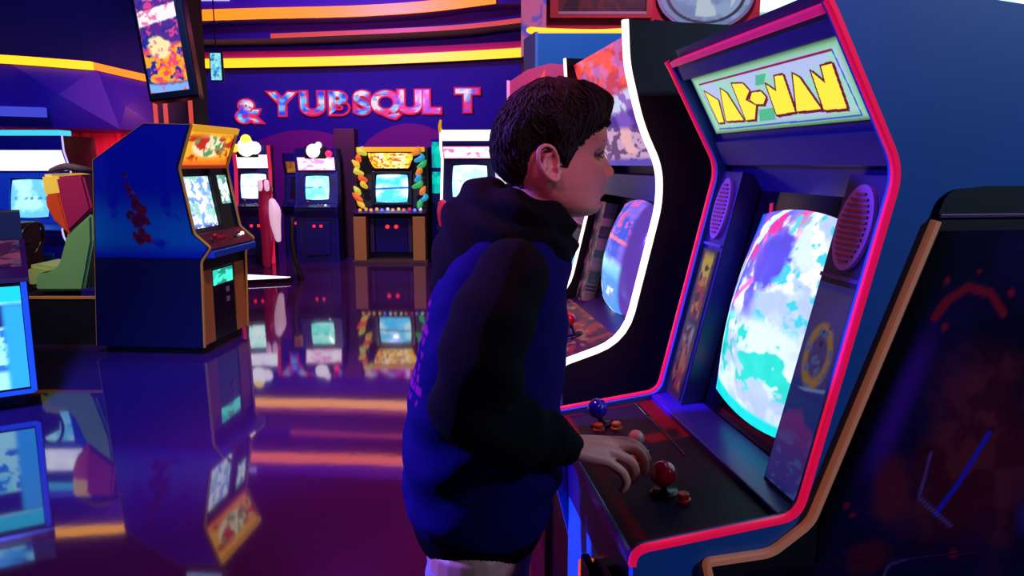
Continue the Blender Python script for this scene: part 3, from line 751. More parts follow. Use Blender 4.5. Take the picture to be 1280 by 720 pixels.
# dark red pillar
Mt['wine'] = mat('dark_wine_paint', '4a1028', rough=.6)
bm = bmesh.new(); box(bm, -2.74, -2.42, 11.87, 12.19, 0, 1.97, .01); o = obj('square_post', bm, Mt['wine']); tag(o, 'dark wine-red square post between the navy and the gold cabinet at the back', 'post')
generic('arcade_cabinet', 'narrow dark arcade cabinet with small white marquee squeezed behind the gold one', (-2.10, 12.2, 0), .0, .5, 1.66, mold='black', marq=('f8f0ff', 'e0c8ff', 'ffffff'), screen=('c0c8f8', 'f0f0ff', '8090e0'), seed=43, mw=.02, scr_w=.30)

def gold_cabinet():
    w = 1.06
    pf, pb, nt_, tp = (-.18, .74), (.05, .80), (.16, 1.36), (.10, 1.66)
    front = [(0, .04), (0, .66), pf, pb, nt_, tp]; back = [(.75, 1.70), (.75, .04)]
    t = shell('arcade_cabinet', 'wide arcade cabinet with gold marquee, coloured side art and orange-tan pedestals at the back', (-1.785, 11.25, 0), 0, w, front, back, [.05, .03, .012, .06, .03, .02],
              Mt['wine'], Mt['wine'], Mt['dark'], mw=.02)
    M = frame(nt_, tp, -.01); L = seglen(nt_, tp)
    bm = bmesh.new(); box(bm, -.5, .5, L-.045, L+.02, -.03, .02, .01); obj('marquee_top_bar', bm, Mt['gold'], t, M=M)
    def art(U, V):
        n = fbm(U*10, V*6, 4); c = mixc(fill(U, 'ffc828'), fill(U, 'fff8c0'), sm(.45, .6, n)*sm(.5, .2, np.abs(U-.5))); return mixc(c, fill(U, 'c86010'), sm(.56, .6, fbm(U*14, V*8, 7)))
    def shp(U, V): return (U-.5)*.66*(1-.25*(1-V)**2), .02+V*(L-.08)
    plate('marquee', t, M, 0, 1, 0, 1, art, Mt['marq2'], 60, 30, shape=shp, lift=.02)
    M = frame(pb, nt_, .04); L = seglen(pb, nt_)
    plate('screen', t, M, -.24, .24, .08, .50, lambda U, V: mixc(mixc(fill(U, '48c8ff'), fill(U, 'c8f8ff'), sm(.3, .6, fbm(U*3, V*4, 5))), fill(U, '1858b0'), sm(.05, .02, np.abs(V-.5-.05*(U-.5)))), Mt['scr2'], 40, 40, bulge=.02, corner=.2, lift=.004)
    bm = bmesh.new()
    for a, b, c, d in ((-.30, -.25, .04, .54), (.25, .30, .04, .54), (-.25, .25, .04, .075), (-.25, .25, .505, .54)): box(bm, a, b, c, d, 0, .03, .004)
    obj('bezel', bm, Mt['blackp'], t, M=M)
    # sculpted colourful side columns
    rr = random.Random(5)
    for sx in (-1, 1):
        pal = ['ffd030', '40c860', 'ff6a28', '30b0c8', 'e0e040', 'ff9030']
        for i in range(9):
            z = .86+i*.095; c = pal[(i*2+(sx > 0)) % 6]
            x = sx*(.45 + .05*math.sin(i*1.3)); 
            bm = bmesh.new(); tube(bm, [(x-.05*sx+rr.uniform(-.03, .03), -.02-.06*(i < 2), z-.04), (x+rr.uniform(-.03, .03), -.05, z), (x+rr.uniform(-.02, .05)*sx, -.02, z+.05)], [.03, .045, .02], 8, 3)
            obj('side_ornament', bm, mat('ornament_'+c, c, rough=.4, emit=c, es=.5), t, True)
    Ms = frame(pf, pb, .01); Lp = seglen(pf, pb)
    bm = bmesh.new(); box(bm, -w/2+.02, w/2-.02, 0, Lp, -.01, .003); obj('control_panel', bm, mat('violet_panel', '3a1c70', rough=.3), t, M=Ms)
    Mp = Ms @ Matrix.Translation((0, 0, .003)); pal = ['ffb040', 'ffd050', 'ff7040', 'e03040', '8090ff', 'e8e0ff']
    for i in range(12):
        c = pal[0 if i < 4 else (i*7) % 6]; button(t, Mp, -.44+i*.08, .10+.04*(i % 2), glow('lit_button_'+c, c, 1.0), .02, .03)
    for sx in (-1, 1):
        bm = bmesh.new(); box(bm, sx*.43-.09, sx*.43+.09, -.20, .02, .03, .68, .006); obj('pedestal', bm, Mt['wood'], t)
        bm = bmesh.new(); box(bm, sx*.28-.03, sx*.28+.03, -.03, .03, .14, .64, .006); obj('inner_rib', bm, mat('plum_rib', '4a2850', rough=.4), t)
    bm = bmesh.new(); box(bm, -.24, .24, .0, .04, .14, .64, .006); d = obj('coin_door', bm, Mt['navy'], t)
    for x in (-.06, .07):
        bm = bmesh.new(); lathe(bm, [(.03, 0), (.03, .01), (.02, .02)], Matrix.Translation((x, .0, .52)) @ Matrix.Rotation(PI/2, 4, 'X'), 14); obj('coin_light', bm, Mt['redlamp'], d)
    bm = bmesh.new(); box(bm, -.55, .55, -.22, .70, .0, .045, .004); obj('plinth', bm, mat('brown_plinth', '6a4030', rough=.5), t)
gold_cabinet()

def teal_machine():
    t = thing('prize_machine', 'tall machine with turquoise lit front to the right of the gold cabinet', 'game machine', (-1.04, 11.5, 0))
    bm = bmesh.new(); prism(bm, [(0, 0), (0, 1.0), (.05, 1.0), (.05, 1.80), (.6, 1.80), (.6, 0)], -.17, .2); obj('body', bm, Mt['navyside'], t)
    for z0, z1 in ((1.38, 1.76), (.92, 1.32)):
        M = Matrix(((1, 0, 0, 0), (0, 0, -1, .05), (0, 1, 0, 0), (0, 0, 0, 1)))
        plate('lit_front', t, M, -.16, .04, z0, z1, blob_art(['00c8b8', '10e0c8', '0890a0'], 2, 3, 3), Mt['marq'], 16, 24, lift=.006)
    pal = ['ffd030', 'ff7028', 'ff9040', 'e8c030', 'd04030']
    for i in range(6):
        z = .8+i*.15; c = pal[i % 5]
        bm = bmesh.new(); tube(bm, [(.08, .0, z), (.14-.04*(i % 2), -.03, z+.05), (.12, .0, z+.12)], [.03, .045, .02], 8, 3); obj('side_ornament', bm, mat('ornament_b'+c, c, rough=.4, emit=c, es=.4), t, True)
teal_machine()

# white edged cabinet beyond the boy
def far_white():
    t = generic('arcade_cabinet', 'arcade cabinet with white lit edges and glowing white top bar beyond the boy', (-.54, 9.45, 0), -.10, .72, 1.86, side='navyside', mold='whitem', core='navy', marq=('ffffff', 'ff70b0', 'fff4f0'), screen=('b0f4ff', 'f0ffff', '80d8f0'), seed=51, mold_z=.72, mw=.03, scr_w=.44, marq_h=.14, front_m='navy', panel_m='navy', marq_m='marq2')
    bm = bmesh.new(); box(bm, -.34, .34, .02, .20, 1.72, 1.85, .01); obj('top_light_bar', bm, Mt['whitelamp'], t)
    bm = bmesh.new(); tube(bm, [(-.345, .04, 1.84), (-.35, .03, 1.90), (-.34, .03, 1.96)], [.025, .02, .015], 8); obj('finial', bm, Mt['gold'], t, True)
    def sp(U, V): return mixc(fill(U, 'e8dcff'), fill(U, '6a4890'), sm(.60, .64, fbm(U*9, V*20, 6)))
    M = Matrix(((1, 0, 0, .0), (0, 0, -1, -.0), (0, 1, 0, 0), (0, 0, 0, 1)))
    def shp(U, V):
        z = 1.05+V*.75; xr = .36+.26*(1-V)**1.2; return .34+(xr-.34)*U, z
    plate('speckled_wing', t, M, 0, 1, 0, 1, sp, Mt['marq'], 24, 60, shape=shp, lift=.02, thick=.03, label='white speckled wing flaring to the right')
    bm = bmesh.new(); tube(bm, [(-.30, -.14, .96), (-.29, -.17, .84), (-.30, -.14, .72)], [.05, .07, .05], 12); obj('red_bumper', bm, mat('red_pink_knob', 'd03058', rough=.3, emit='d02850', es=.3), t, True)
far_white()
# third of the right hand row, mostly behind the boy
generic('arcade_cabinet', 'arcade cabinet with cream edges mostly hidden behind the boy, next after the glowing white-edged one', (.125, 2.86, 0), .138-PI/2, .60, 1.50, side='black', mold='whitem', core='navy', marq=('b05ad0', 'e04080', '5030a0'), screen=('3070f0', '60b0ff', '2040c0'), seed=61, mold_z=.7, mw=.018, scr_w=.34, marq_m='dim', screen_m='scr')

# white lit ramp by the leftmost far cabinet, with a dark rail
def ramp():
    t = thing('lit_ramp', 'glowing white wedge-shaped floor platform with dark rail, in front of the far row', 'platform', (-3.0, 9.2, 0))
    bm = bmesh.new(); ngon(bm, [(-.42, .38), (-.42, -.18), (.24, .06), (.28, .14)], .0, .05)
    obj('ramp_body', bm, Mt['black'], t)
    bm = bmesh.new(); ngon(bm, [(-.40, .34), (-.40, -.15), (.22, .07), (.25, .13)], .0502, .058)
    obj('lit_top', bm, Mt['whitelamp'], t)
    bm = bmesh.new(); tube(bm, [(.36, .22, .0), (.30, .24, .18), (.24, .3, .45), (.22, .42, .75)], [.04, .04, .03, .03], 10); obj('rail', bm, Mt['black'], t, True)
ramp()
def mascot():
    t = thing('side_sculpture', 'slender red and white glossy side sculpture beside the leftmost far cabinet', 'sculpture', (-3.28, 10.6, 0))
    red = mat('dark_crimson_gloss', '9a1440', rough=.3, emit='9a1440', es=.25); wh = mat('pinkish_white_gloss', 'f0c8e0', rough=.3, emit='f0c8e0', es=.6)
    bm = bmesh.new(); tube(bm, [(-.16, 0, .05), (-.14, 0, .35), (-.14, 0, .70), (-.17, 0, .90), (-.13, 0, 1.08), (-.13, 0, 1.16)], [.06, .08, .10, .07, .10, .07], 12); obj('red_body', bm, red, t, True)
    bm = bmesh.new(); tube(bm, [(.02, -.03, .40), (.0, -.05, .62), (-.0, -.06, .80), (-.03, -.05, .92)], [.04, .07, .08, .05], 12); obj('white_arm', bm, wh, t, True)
    for dx in (-.045, .045):
        bm = bmesh.new(); tube(bm, [(-.13+dx, -.08, 1.10), (-.13+dx, -.09, 1.19)], [.035, .035], 10, 1); obj('white_knob', bm, wh, t, True)
mascot()

# ======================== 6. the room =========================================
def room():
    struct('floor', bx(-8, 4.4, -3, 15.1, -.12, 0), Mt['floor'])
    struct('ceiling', bx(-8, 4.4, -3, 15.1, 4.8, 4.9), Mt['ceil'])
    struct('wall_back', bx(-8, 4.4, 15, 15.12, 0, 4.8), Mt['navywall'])
    struct('wall_left', bx(-8.1, -8, -3, 15.1, 0, 4.8), Mt['navywall'])
    struct('wall_right', bx(4.4, 4.5, -3, 15.1, 0, 4.8), Mt['redwall'])
    struct('wall_front', bx(-8, 4.4, -3.1, -3, 0, 4.8), Mt['purplewall'])
    # red partition on the right with the hanging pictures
    struct('wall_partition_right', bx(.10, 4.4, 8.0, 8.15, 0, 4.8), Mt['redwall'])
    # left partition (red curtain-like folds) and faceted bulkhead above
    bm = bmesh.new(); n = 90; vs = []
    for i in range(n+1):
        x = -8+i*(4.55/n); y = 8.3+.06*math.sin(i*.9)+.03*math.sin(i*2.3)
        vs.append((x, y))
    a = [bm.verts.new((x, y, 0)) for x, y in vs]+[bm.verts.new((-3.45, 8.6, 0)), bm.verts.new((-8, 8.6, 0))]
    b = [bm.verts.new((v.co.x, v.co.y, 2.4)) for v in a]
    bm.faces.new(a); bm.faces.new(b[::-1])
    for i in range(len(a)): j = (i+1) % len(a); bm.faces.new((a[i], a[j], b[j], b[i]))
    struct('wall_partition_left', bm, Mt['redwall'])
    # bulkhead: folded planes
    bm = bmesh.new()
    P = [(-8, 7.6), (-4.9, 7.6), (-4.02, 7.6), (-3.53, 7.95), (-3.53, 8.6), (-8, 8.6)]
    z1 = [2.62, 2.43, 2.36, 2.24, 2.24, 2.5]; z0 = [1.85, 1.80, 1.78, 1.76, 1.76, 1.8]
    lo = [bm.verts.new((x+.12*(i == 2), y+.12*(i < 3), z)) for i, ((x, y), z) in enumerate(zip(P, z0))]; hi = [bm.verts.new((x, y, z)) for (x, y), z in zip(P, z1)]
    bm.faces.new(lo); bm.faces.new(hi[::-1])
    mid = bm.verts.new((-4.35, 7.5, 2.1)); 
    for i in range(len(P)):
        j = (i+1) % len(P)
        if i == 1:
            for tri in ((hi[1], hi[2], mid), (hi[2], lo[2], mid), (lo[2], lo[1], mid), (lo[1], hi[1], mid)): bm.faces.new(tri)
        elif i == 2:
            m2 = bm.verts.new((-3.80, 7.66, 2.0))
            for tri in ((hi[2], hi[3], m2), (hi[3], lo[3], m2), (lo[3], lo[2], m2), (lo[2], hi[2], m2)): bm.faces.new(tri)
        else: bm.faces.new((lo[i], lo[j], hi[j], hi[i]))
    struct('trim_1', bm, Mt['purplewall'])
    bm = bmesh.new(); prism(bm, [(7.9, 2.3), (7.9, 4.8), (8.6, 4.8), (8.6, 2.3)], -8, -3.45); struct('wall_upper_left', bm, Mt['ceil'])
    # soffits over the back of the hall, curved fronts
    def soffit(name, pts, zt, y1, m):
        bm = bmesh.new(); k = len(pts)
        a = [bm.verts.new((x, y, z)) for x, y, z in pts]; b = [bm.verts.new((x, y, z+zt)) for x, y, z in pts]
        c = [bm.verts.new((x, y1, z)) for x, y, z in pts]; d = [bm.verts.new((x, y1, z+zt)) for x, y, z in pts]
        for i in range(k-1):
            bm.faces.new((a[i], a[i+1], b[i+1], b[i])); bm.faces.new((a[i], c[i], c[i+1], a[i+1]))
            bm.faces.new((b[i], b[i+1], d[i+1], d[i])); bm.faces.new((c[i], d[i], d[i+1], c[i+1]))
        bm.faces.new((a[0], b[0], d[0], c[0])); bm.faces.new((a[-1], c[-1], d[-1], b[-1]))
        struct(name, bm, m)
    def strip(name, lab, pts, h, m, th=.05, g=None):
        P = catmull(pts, 6); bm = bmesh.new(); rows = []
        for p in P: rows.append([bm.verts.new((p[0], p[1]+dy, p[2]+dz)) for dy, dz in ((-th, 0), (-th, h), (.015, h), (.015, 0))])
        for A, B in zip(rows, rows[1:]):
            for i in range(4): bm.faces.new((A[i], A[(i+1) % 4], B[(i+1) % 4], B[i]))
        bm.faces.new(rows[0]); bm.faces.new(rows[-1][::-1])
        o = obj(name, bm, m); tag(o, lab, 'ceiling light', g); return o
    lo_ = [(-6.57, 14.7, 3.22), (-3.59, 14.7, 3.27), (-1.79, 14.7, 3.33), (0.14, 14.7, 3.43), (1.78, 14.7, 3.55)]
    soffit('trim_2', [tuple(p) for p in catmull([(x, y-.0, z+.0) for x, y, z in lo_], 6)], .26, 15.0, mat('rose_soffit_glow', 'c82860', rough=.6))  # rose base colour carries the strip's glow on the soffit
    strip('light_strip', 'lowest and brightest yellow light strip across the far wall', [(x, y-.002, z-.03) for x, y, z in lo_], .16, Mt['amber'])
    mid_ = [(-4.26, 14.0, 3.63), (-2.27, 14.0, 3.71), (-0.84, 14.0, 3.79), (0.44, 14.0, 3.93)]
    soffit('trim_3', [tuple(p) for p in catmull([(-7.2, 14.02, 3.6)]+[(x, y+.002, z) for x, y, z in mid_[:]]+[(4.3, 14.02, 4.2)], 4)], .55, 15.0, mat('indigo_soffit_paint', '281080', rough=.7))
    strip('light_strip', 'thin dim red light strip between the two bright ones above the far wall', mid_, .07, Mt['ember'])
    up_ = [(-6.64, 13.4, 3.78), (-4.22, 13.4, 3.85), (-2.59, 13.4, 3.89), (-1.36, 13.4, 3.97), (-0.27, 13.4, 4.1)]
    soffit('trim_4', [tuple(p) for p in catmull([(x, y+.002, z) for x, y, z in up_]+[(3.5, 13.4, 4.3)], 4)], .45, 14.0, Mt['purplewall'])
    strip('light_strip', 'orange light strip under the upper ceiling step, above the dim red one', up_, .17, Mt['orange'])
    strip('light_strip', 'short lavender light strip at the top, right of the hanging display', [(-5.73, 13.4, 4.14), (-5.2, 13.4, 4.14), (-4.75, 13.4, 4.14)], .06, Mt['lav'])
    strip('light_strip', 'yellow-orange light strip along the top of the faceted purple bulkhead', [(-6.4, 7.58, 2.47), (-4.95, 7.58, 2.40), (-4.04, 7.58, 2.335)], .075, Mt['amber'])
    strip('light_strip', 'short reddish orange light strip bending back at the bulkhead corner', [(-4.02, 7.60, 2.335), (-3.78, 7.77, 2.28), (-3.50, 7.95, 2.22)], .07, Mt['orange'])
    strip('light_strip', 'blue light bar low on the faceted purple bulkhead', [(-6., 7.50, 1.90), (-5.1, 7.50, 1.90), (-4.49, 7.50, 1.885)], .09, Mt['bluelamp'])
    # purple hill-shaped panels on the far wall
    for i, (x0, x1, zt, lab) in enumerate(((-5.1, -2.95, 2.08, 'low dome-shaped magenta panel on the far wall, the smaller left one'), (-2.9, -1.05, 2.20, 'low dome-shaped magenta panel on the far wall behind the gold cabinet'))):
        bm = bmesh.new(); pts = [(x0, .0)]+[(x0+(x1-x0)*k/20, 1.72+(zt-1.72)*math.sin(PI*k/20)**.7) for k in range(0, 21)]+[(x1, .0)]
        ngon(bm, pts, 0, .05+.03*i); M = Matrix(((1, 0, 0, 0), (0, 0, -1, 15.0), (0, 1, 0, 0), (0, 0, 0, 1)))
        o = obj('wall_panel', bm, Mt['magenta'], M=M); tag(o, lab, 'wall panel')
    # neon sign
    def sign():
        t = thing('neon_sign', 'red, blue and white neon lettering high on the far navy wall', 'sign', (-2.4, 14.92, 2.6))
        def art(me, seed):
            co = np.array([v.co[:] for v in me.vertices]); n = fbm(co[:, 0]*8, co[:, 1]*8, seed); n2 = fbm(co[:, 0]*12+3, co[:, 1]*12, seed+4)
            c = mixc(np.zeros((len(co), 3))+C('3048f0'), np.zeros((len(co), 3))+C('70c0ff'), sm(.4, .55, n)); c = mixc(c, np.zeros((len(co), 3))+C('f03060'), sm(.50, .56, n2)); c = mixc(c, np.zeros((len(co), 3))+C('ffe0f0'), sm(.62, .68, n))
            at = me.attributes.new('Col', 'FLOAT_COLOR', 'POINT'); at.data.foreach_set('color', np.hstack([c, np.ones((len(co), 1))]).ravel())
        letters = [('&', 308, 2.46, .5), ('Y', 352, 2.59, .5), ('U', 390, 2.605, .5), ('B', 422, 2.605, .5), ('S', 452, 2.615, .5), ('Q', 482, 2.615, .5), ('U', 512, 2.635, .5), ('L', 538, 2.635, .5), ('T', 584, 2.66, .5)]
        dg = bpy.context.evaluated_depsgraph_get()
        for ch, px, zc, h in letters:
            x = (px-640)/950*14.5
            cu = bpy.data.curves.new('t', 'FONT'); cu.body = ch; cu.size = .58; cu.align_x = 'CENTER'; cu.extrude = .03; cu.offset = .022
            for nm, par in (('letter', 0), ('letter_outline', 1)):
                c2 = cu.copy()
                if par: c2.fill_mode = 'NONE'; c2.extrude = 0; c2.bevel_depth = .022; c2.offset = .03
                tmp = bpy.data.objects.new('t', c2); COL.objects.link(tmp); bpy.context.view_layer.update()
                dg = bpy.context.evaluated_depsgraph_get(); me = bpy.data.meshes.new_from_object(tmp.evaluated_get(dg)); bpy.data.objects.remove(tmp)
                me.materials.clear()
                if not par:
                    bm = bmesh.new(); bm.from_mesh(me); bmesh.ops.triangulate(bm, faces=bm.faces[:]); bmesh.ops.subdivide_edges(bm, edges=bm.edges[:], cuts=3, use_grid_fill=True); bm.to_mesh(me); bm.free()
                    art(me, int(px)); par_o = link(nm, me, Mt['marq'], t)
                    par_o.location = (x+2.4, 0, zc-2.6-.22); par_o.rotation_euler = (PI/2, 0, 0); par_o.scale = (1.18, .98, 1)
                else: link(nm, me, Mt['neon_red'], par_o)
    sign()
room()

def hanging_display():
    t = thing('hanging_display', 'tall hanging display with bright orange and white picture in a black housing', 'display screen', (-2.61, 6.0, 1.97))
    t.rotation_euler = (math.radians(-4), math.radians(-7.5), math.radians(6))
    bm = bmesh.new(); box(bm, -.17, .20, -.02, .13, -.04, 1.15, .015); obj('housing', bm, Mt['blackp'], t)
    def art(U, V):
        n = fbm(U*5, V*22, 12); n2 = fbm(U*9, V*32, 13)
        c = mixc(fill(U, '1c2c98'), fill(U, '5a2890'), sm(.45, .55, n))
        c = mixc(c, mixc(fill(U, 'ffb020'), fill(U, 'ff5020'), sm(.5, .6, n2)), sm(.42, .46, n)*sm(.26, .2, np.abs(V-.19)*1.8))
        c = mixc(c, fill(U, 'fff0b0'), sm(.30, .22, np.hypot(U-.45, (V-.30)*3.5)+.3*(n-.5)))
        c = mixc(c, fill(U, 'fff8ff'), sm(.055, .045, np.abs(V-.52-.05*(U-.5)+.02*(n2-.5)))*sm(.45, .5, U+.6*(U > 0)))
        c = mixc(c, fill(U, 'f070b8'), sm(.3, .2, np.hypot(U-.4, (V-.68)*4)+.3*(n2-.5))); c = mixc(c, fill(U, '80b8ff'), sm(.06, .04, V+.04*(n-.5)))
        return mixc(c, fill(U, 'f04890'), sm(.6, .64, n2)*.8)
    M = Matrix(((1, 0, 0, 0), (0, 0, -1, -.02), (0, 1, 0, 0), (0, 0, 0, 1)))
    plate('display_picture', t, M, -.145, .14, .02, 1.12, art, Mt['marq'], 60, 150, lift=.004, thick=.003)
    # carrying column
    t = thing('square_column', 'black column with thin orange light lines below the hanging display', 'column', (-3.17, 7.45, 0))
    bm = bmesh.new(); box(bm, -.20, .20, -.16, .16, 0, 4.5); obj('column_core', bm, Mt['black'], t)
    for x in (-.165, .165, -.07):
        bm = bmesh.new(); box(bm, x-.018, x+.018, -.175, -.16, .3, 2.15); obj('light_line', bm, Mt['ember'], t)
    t = thing('small_sign', 'small pale cyan lit sign hanging at the far end', 'sign', (-3.39, 9.0, 2.37))
    bm = bmesh.new(); box(bm, -.075, .075, 0, .05, 0, .34, .01); obj('sign_box', bm, mat('dark_blue_frame', '1c2c70', rough=.4), t)
    M = Matrix(((1, 0, 0, 0), (0, 0, -1, 0), (0, 1, 0, 0), (0, 0, 0, 1)))
    plate('sign_face', t, M, -.06, .06, .02, .32, blob_art(['60c8e8', 'a8f0ff', '3078c8', '90e8f0'], 3, 8, 9), Mt['marq'], 16, 30, lift=.003, thick=.002)
    bm = bmesh.new(); box(bm, -.006, .006, .02, .03, .34, 2.13); obj('hanging_rod', bm, Mt['black'], t)
hanging_display()

def right_back():
    t = thing('framed_picture', 'dark framed picture high on the red wall, left of the oval sign', 'picture', (.9, 7.98, 2.88))
    bm = bmesh.new(); box(bm, -.52, .50, -.06, .02, .0, .05); box(bm, -.52, -.44, -.06, .02, .05, .8); box(bm, .44, .50, -.06, .02, .05, .8); box(bm, -.52, .50, -.06, .02, .8, .85)
    obj('frame', bm, mat('rust_frame', '8a2c28', rough=.5), t)
    M = Matrix(((1, 0, 0, 0), (0, 0, -1, -.02), (0, 1, 0, 0), (0, 0, 0, 1)))
    plate('picture', t, M, -.44, .44, .05, .8, blob_art(['30283c', '502838', '182030', '7a2c38'], 10, 4, 7), Mt['dim'], 60, 40, lift=.002, thick=.004)
    bm = bmesh.new(); box(bm, -.44, .44, -.065, -.03, .035, .06); obj('pale_lower_rail', bm, mat('grey_rail', '8890a0', rough=.5), t)
    # oval sign
    t = thing('oval_sign', 'oval pale blue sign with dark outline on the red wall', 'sign', (1.93, 7.99, 3.12))
    bm = bmesh.new(); ngon(bm, [(  .49*math.cos(a), .36*math.sin(a)) for a in [k*2*PI/48 for k in range(48)]], 0, .05)
    M = Matrix(((1, 0, 0, 0), (0, 0, -1, 0), (0, 1, 0, 0), (0, 0, 0, 1)))
    obj('sign_board', bm, mat('steel_blue_rim', '7a90b8', rough=.4), t, M=M)
    def art(U, V):
        r = np.hypot((U-.5)*2, (V-.5)*2); c = mixc(fill(U, '6888b8'), fill(U, '8aa8d0'), sm(.4, .6, fbm(U*4, V*4, 3)))
        c = mixc(c, fill(U, '1c2c48'), sm(.05, .03, np.abs(r-.84)))
        s = sm(.50, .54, vnoise(U*16, V*2.5, 4))*sm(.70, .66, r); return mixc(c, fill(U, 'b8ccdc'), s)
    def shp(U, V):
        a, b = 2*U-1, 2*V-1; return .46*a*np.sqrt(1-b*b/2), .335*b*np.sqrt(1-a*a/2)
    def art2(U, V):
        X, Y = shp(U, V); return art(X/.46*.5+.5, Y/.335*.5+.5)
    plate('sign_face', t, M, 0, 1, 0, 1, art2, Mt['dim2'], 90, 60, shape=shp, lift=.054, thick=.006)
    # orange lamp below the picture
    bm = bmesh.new(); tube(bm, [(.18, 7.2, 2.64), (.35, 7.2, 2.63), (.75, 7.2, 2.62), (1.0, 7.2, 2.63)], [(.05, .03)]*4, 12, 3)
    o = obj('wall_lamp', bm, Mt['amber'], None, True); tag(o, 'long orange lamp glowing under the framed picture above the blue box', 'lamp')
    # bright window
    t = thing('backlit_board', 'bright white and pale green lit panel at the right end of the red wall', 'lit panel', (3.15, 7.995, 2.7))
    plate('panel_face', t, M, -.66, 1.2, .0, 1.3, lambda U, V: mixc(mixc(fill(U, 'f4fffa'), fill(U, 'c8f0e0'), sm(.4, .6, fbm(U*5, V*6, 3))), fill(U, '80b0a0'), sm(.60, .64, fbm(U*7, V*12, 5))), Mt['marq2'], 40, 40, lift=.03, thick=.03)
    t = thing('backlit_board', 'bright white lit panel high on the right-hand wall', 'lit panel', (4.395, 6.0, 2.6))
    plate('panel_face', t, Matrix(((0, 0, -1, 0), (1, 0, 0, 0), (0, 1, 0, 0), (0, 0, 0, 1))), -1.6, 1.2, .0, 1.6, lambda U, V: mixc(fill(U, 'f4fffa'), fill(U, 'c8e8f0'), sm(.4, .6, fbm(U*5, V*6, 3))), Mt['marq2'], 20, 20, lift=.03, thick=.03)
    # tall blue box and pink machine
    t = thing('tall_blue_box', 'tall bright blue box machine rising behind the boy', 'game machine', (.55, 6.3, 0))
    bm = bmesh.new(); ngon(bm, [(-.44, .12), (-.36, -.25), (.5, -.25), (.5, .35), (-.44, .35)], 0, 2.43); obj('box_body', bm, mat('bright_blue_paint', '0c64c8', rough=.5), t)
    bm = bmesh.new(); ngon(bm, [(-.455, .12), (-.372, -.262), (-.352, -.262), (-.43, .12)], 0.02, 2.44); obj('pale_corner', bm, mat('periwinkle_paint', '6478dc', rough=.5), t)
    t = thing('pink_machine', 'pink game machine with rounded top and orange flame art just behind the boy\'s head', 'game machine', (.20, 5.2, 0))
    bm = bmesh.new(); pts = [(-.22, 0), (-.22, 1.98), (-.10, 2.06), (.05, 2.10), (.25, 2.08), (.36, 2.03), (.36, 0)]
    ngon(bm, pts, 0, .5); obj('machine_body', bm, mat('dusty_pink_paint', 'd04a80', rough=.5), t, M=Matrix(((1, 0, 0, 0), (0, 0, 1, 0), (0, 1, 0, 0), (0, 0, 0, 1))))
    M2 = Matrix(((1, 0, 0, 0), (0, 0, -1, 0), (0, 1, 0, 0), (0, 0, 0, 1)))
    bm = bmesh.new(); 
    for a in ([(-.16, 1.70), (-.05, 2.02), (-.10, 1.85), (.02, 2.06), (.0, 1.8)],): ngon(bm, a, 0, .006)
    obj('flame_art', bm, mat('orange_flame_print', 'f06030', rough=.5, emit='f05828', es=.4), t, M=M2)
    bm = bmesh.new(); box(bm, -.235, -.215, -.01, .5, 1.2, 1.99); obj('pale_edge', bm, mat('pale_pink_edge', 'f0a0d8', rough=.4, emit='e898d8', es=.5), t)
    t = thing('painted_drape', 'blue and pink painted hanging at the left end of the red wall', 'hanging', (.28, 7.9, 2.5))
    plate('drape_face', t, M2, -.19, .06, .0, 1.4, blob_art(['7a2a80', 'a03070', '3048c8', 'c05a90'], 2, 5, 17), Mt['dim2'], 16, 50, lift=.04, thick=.03)
right_back()


# ======================== the boy =============================================
def npmesh(name, V, F):
    me = bpy.data.meshes.new(name); me.from_pydata([tuple(v) for v in V], [], [tuple(f) for f in F]); me.update(); return me
def remeshed(bm, vox, smooth=4, fac=.5):
    """fuse overlapping closed shapes into one continuous surface"""
    bmesh.ops.recalc_face_normals(bm, faces=bm.faces)
    me = bpy.data.meshes.new('t'); bm.to_mesh(me); bm.free()
    tmp = bpy.data.objects.new('t', me); COL.objects.link(tmp)
    r = tmp.modifiers.new('r', 'REMESH'); r.mode = 'VOXEL'; r.voxel_size = vox; r.use_smooth_shade = True
    if smooth: s = tmp.modifiers.new('s', 'SMOOTH'); s.factor = fac; s.iterations = smooth
    bpy.context.view_layer.update(); dg = bpy.context.evaluated_depsgraph_get()
    out = bpy.data.meshes.new_from_object(tmp.evaluated_get(dg)); bpy.data.objects.remove(tmp); bpy.data.meshes.remove(me)
    out.materials.clear(); out.shade_smooth(); return out
def getco(me):
    a = np.empty(len(me.vertices)*3, 'f'); me.vertices.foreach_get('co', a); return a.reshape(-1, 3).astype(float)
def getno(me):
    a = np.empty(len(me.vertices)*3, 'f'); me.vertices.foreach_get('normal', a); return a.reshape(-1, 3).astype(float)
def setco(me, a): me.vertices.foreach_set('co', a.astype('f').ravel()); me.update()
def setcol(me, c):
    at = me.attributes.new('Col', 'FLOAT_COLOR', 'POINT'); at.data.foreach_set('color', np.hstack([c, np.ones((len(c), 1))]).astype('f').ravel())
def n3(p, s, seed=0):
    return (vnoise(p[:, 0]*s+p[:, 2]*s*.7, p[:, 1]*s+p[:, 2]*s*.6, seed)+vnoise(p[:, 1]*s*1.1-p[:, 2]*s, p[:, 0]*s, seed+5)+vnoise(p[:, 2]*s, p[:, 0]*s*.8+p[:, 1]*s*.8, seed+9))/3-.5

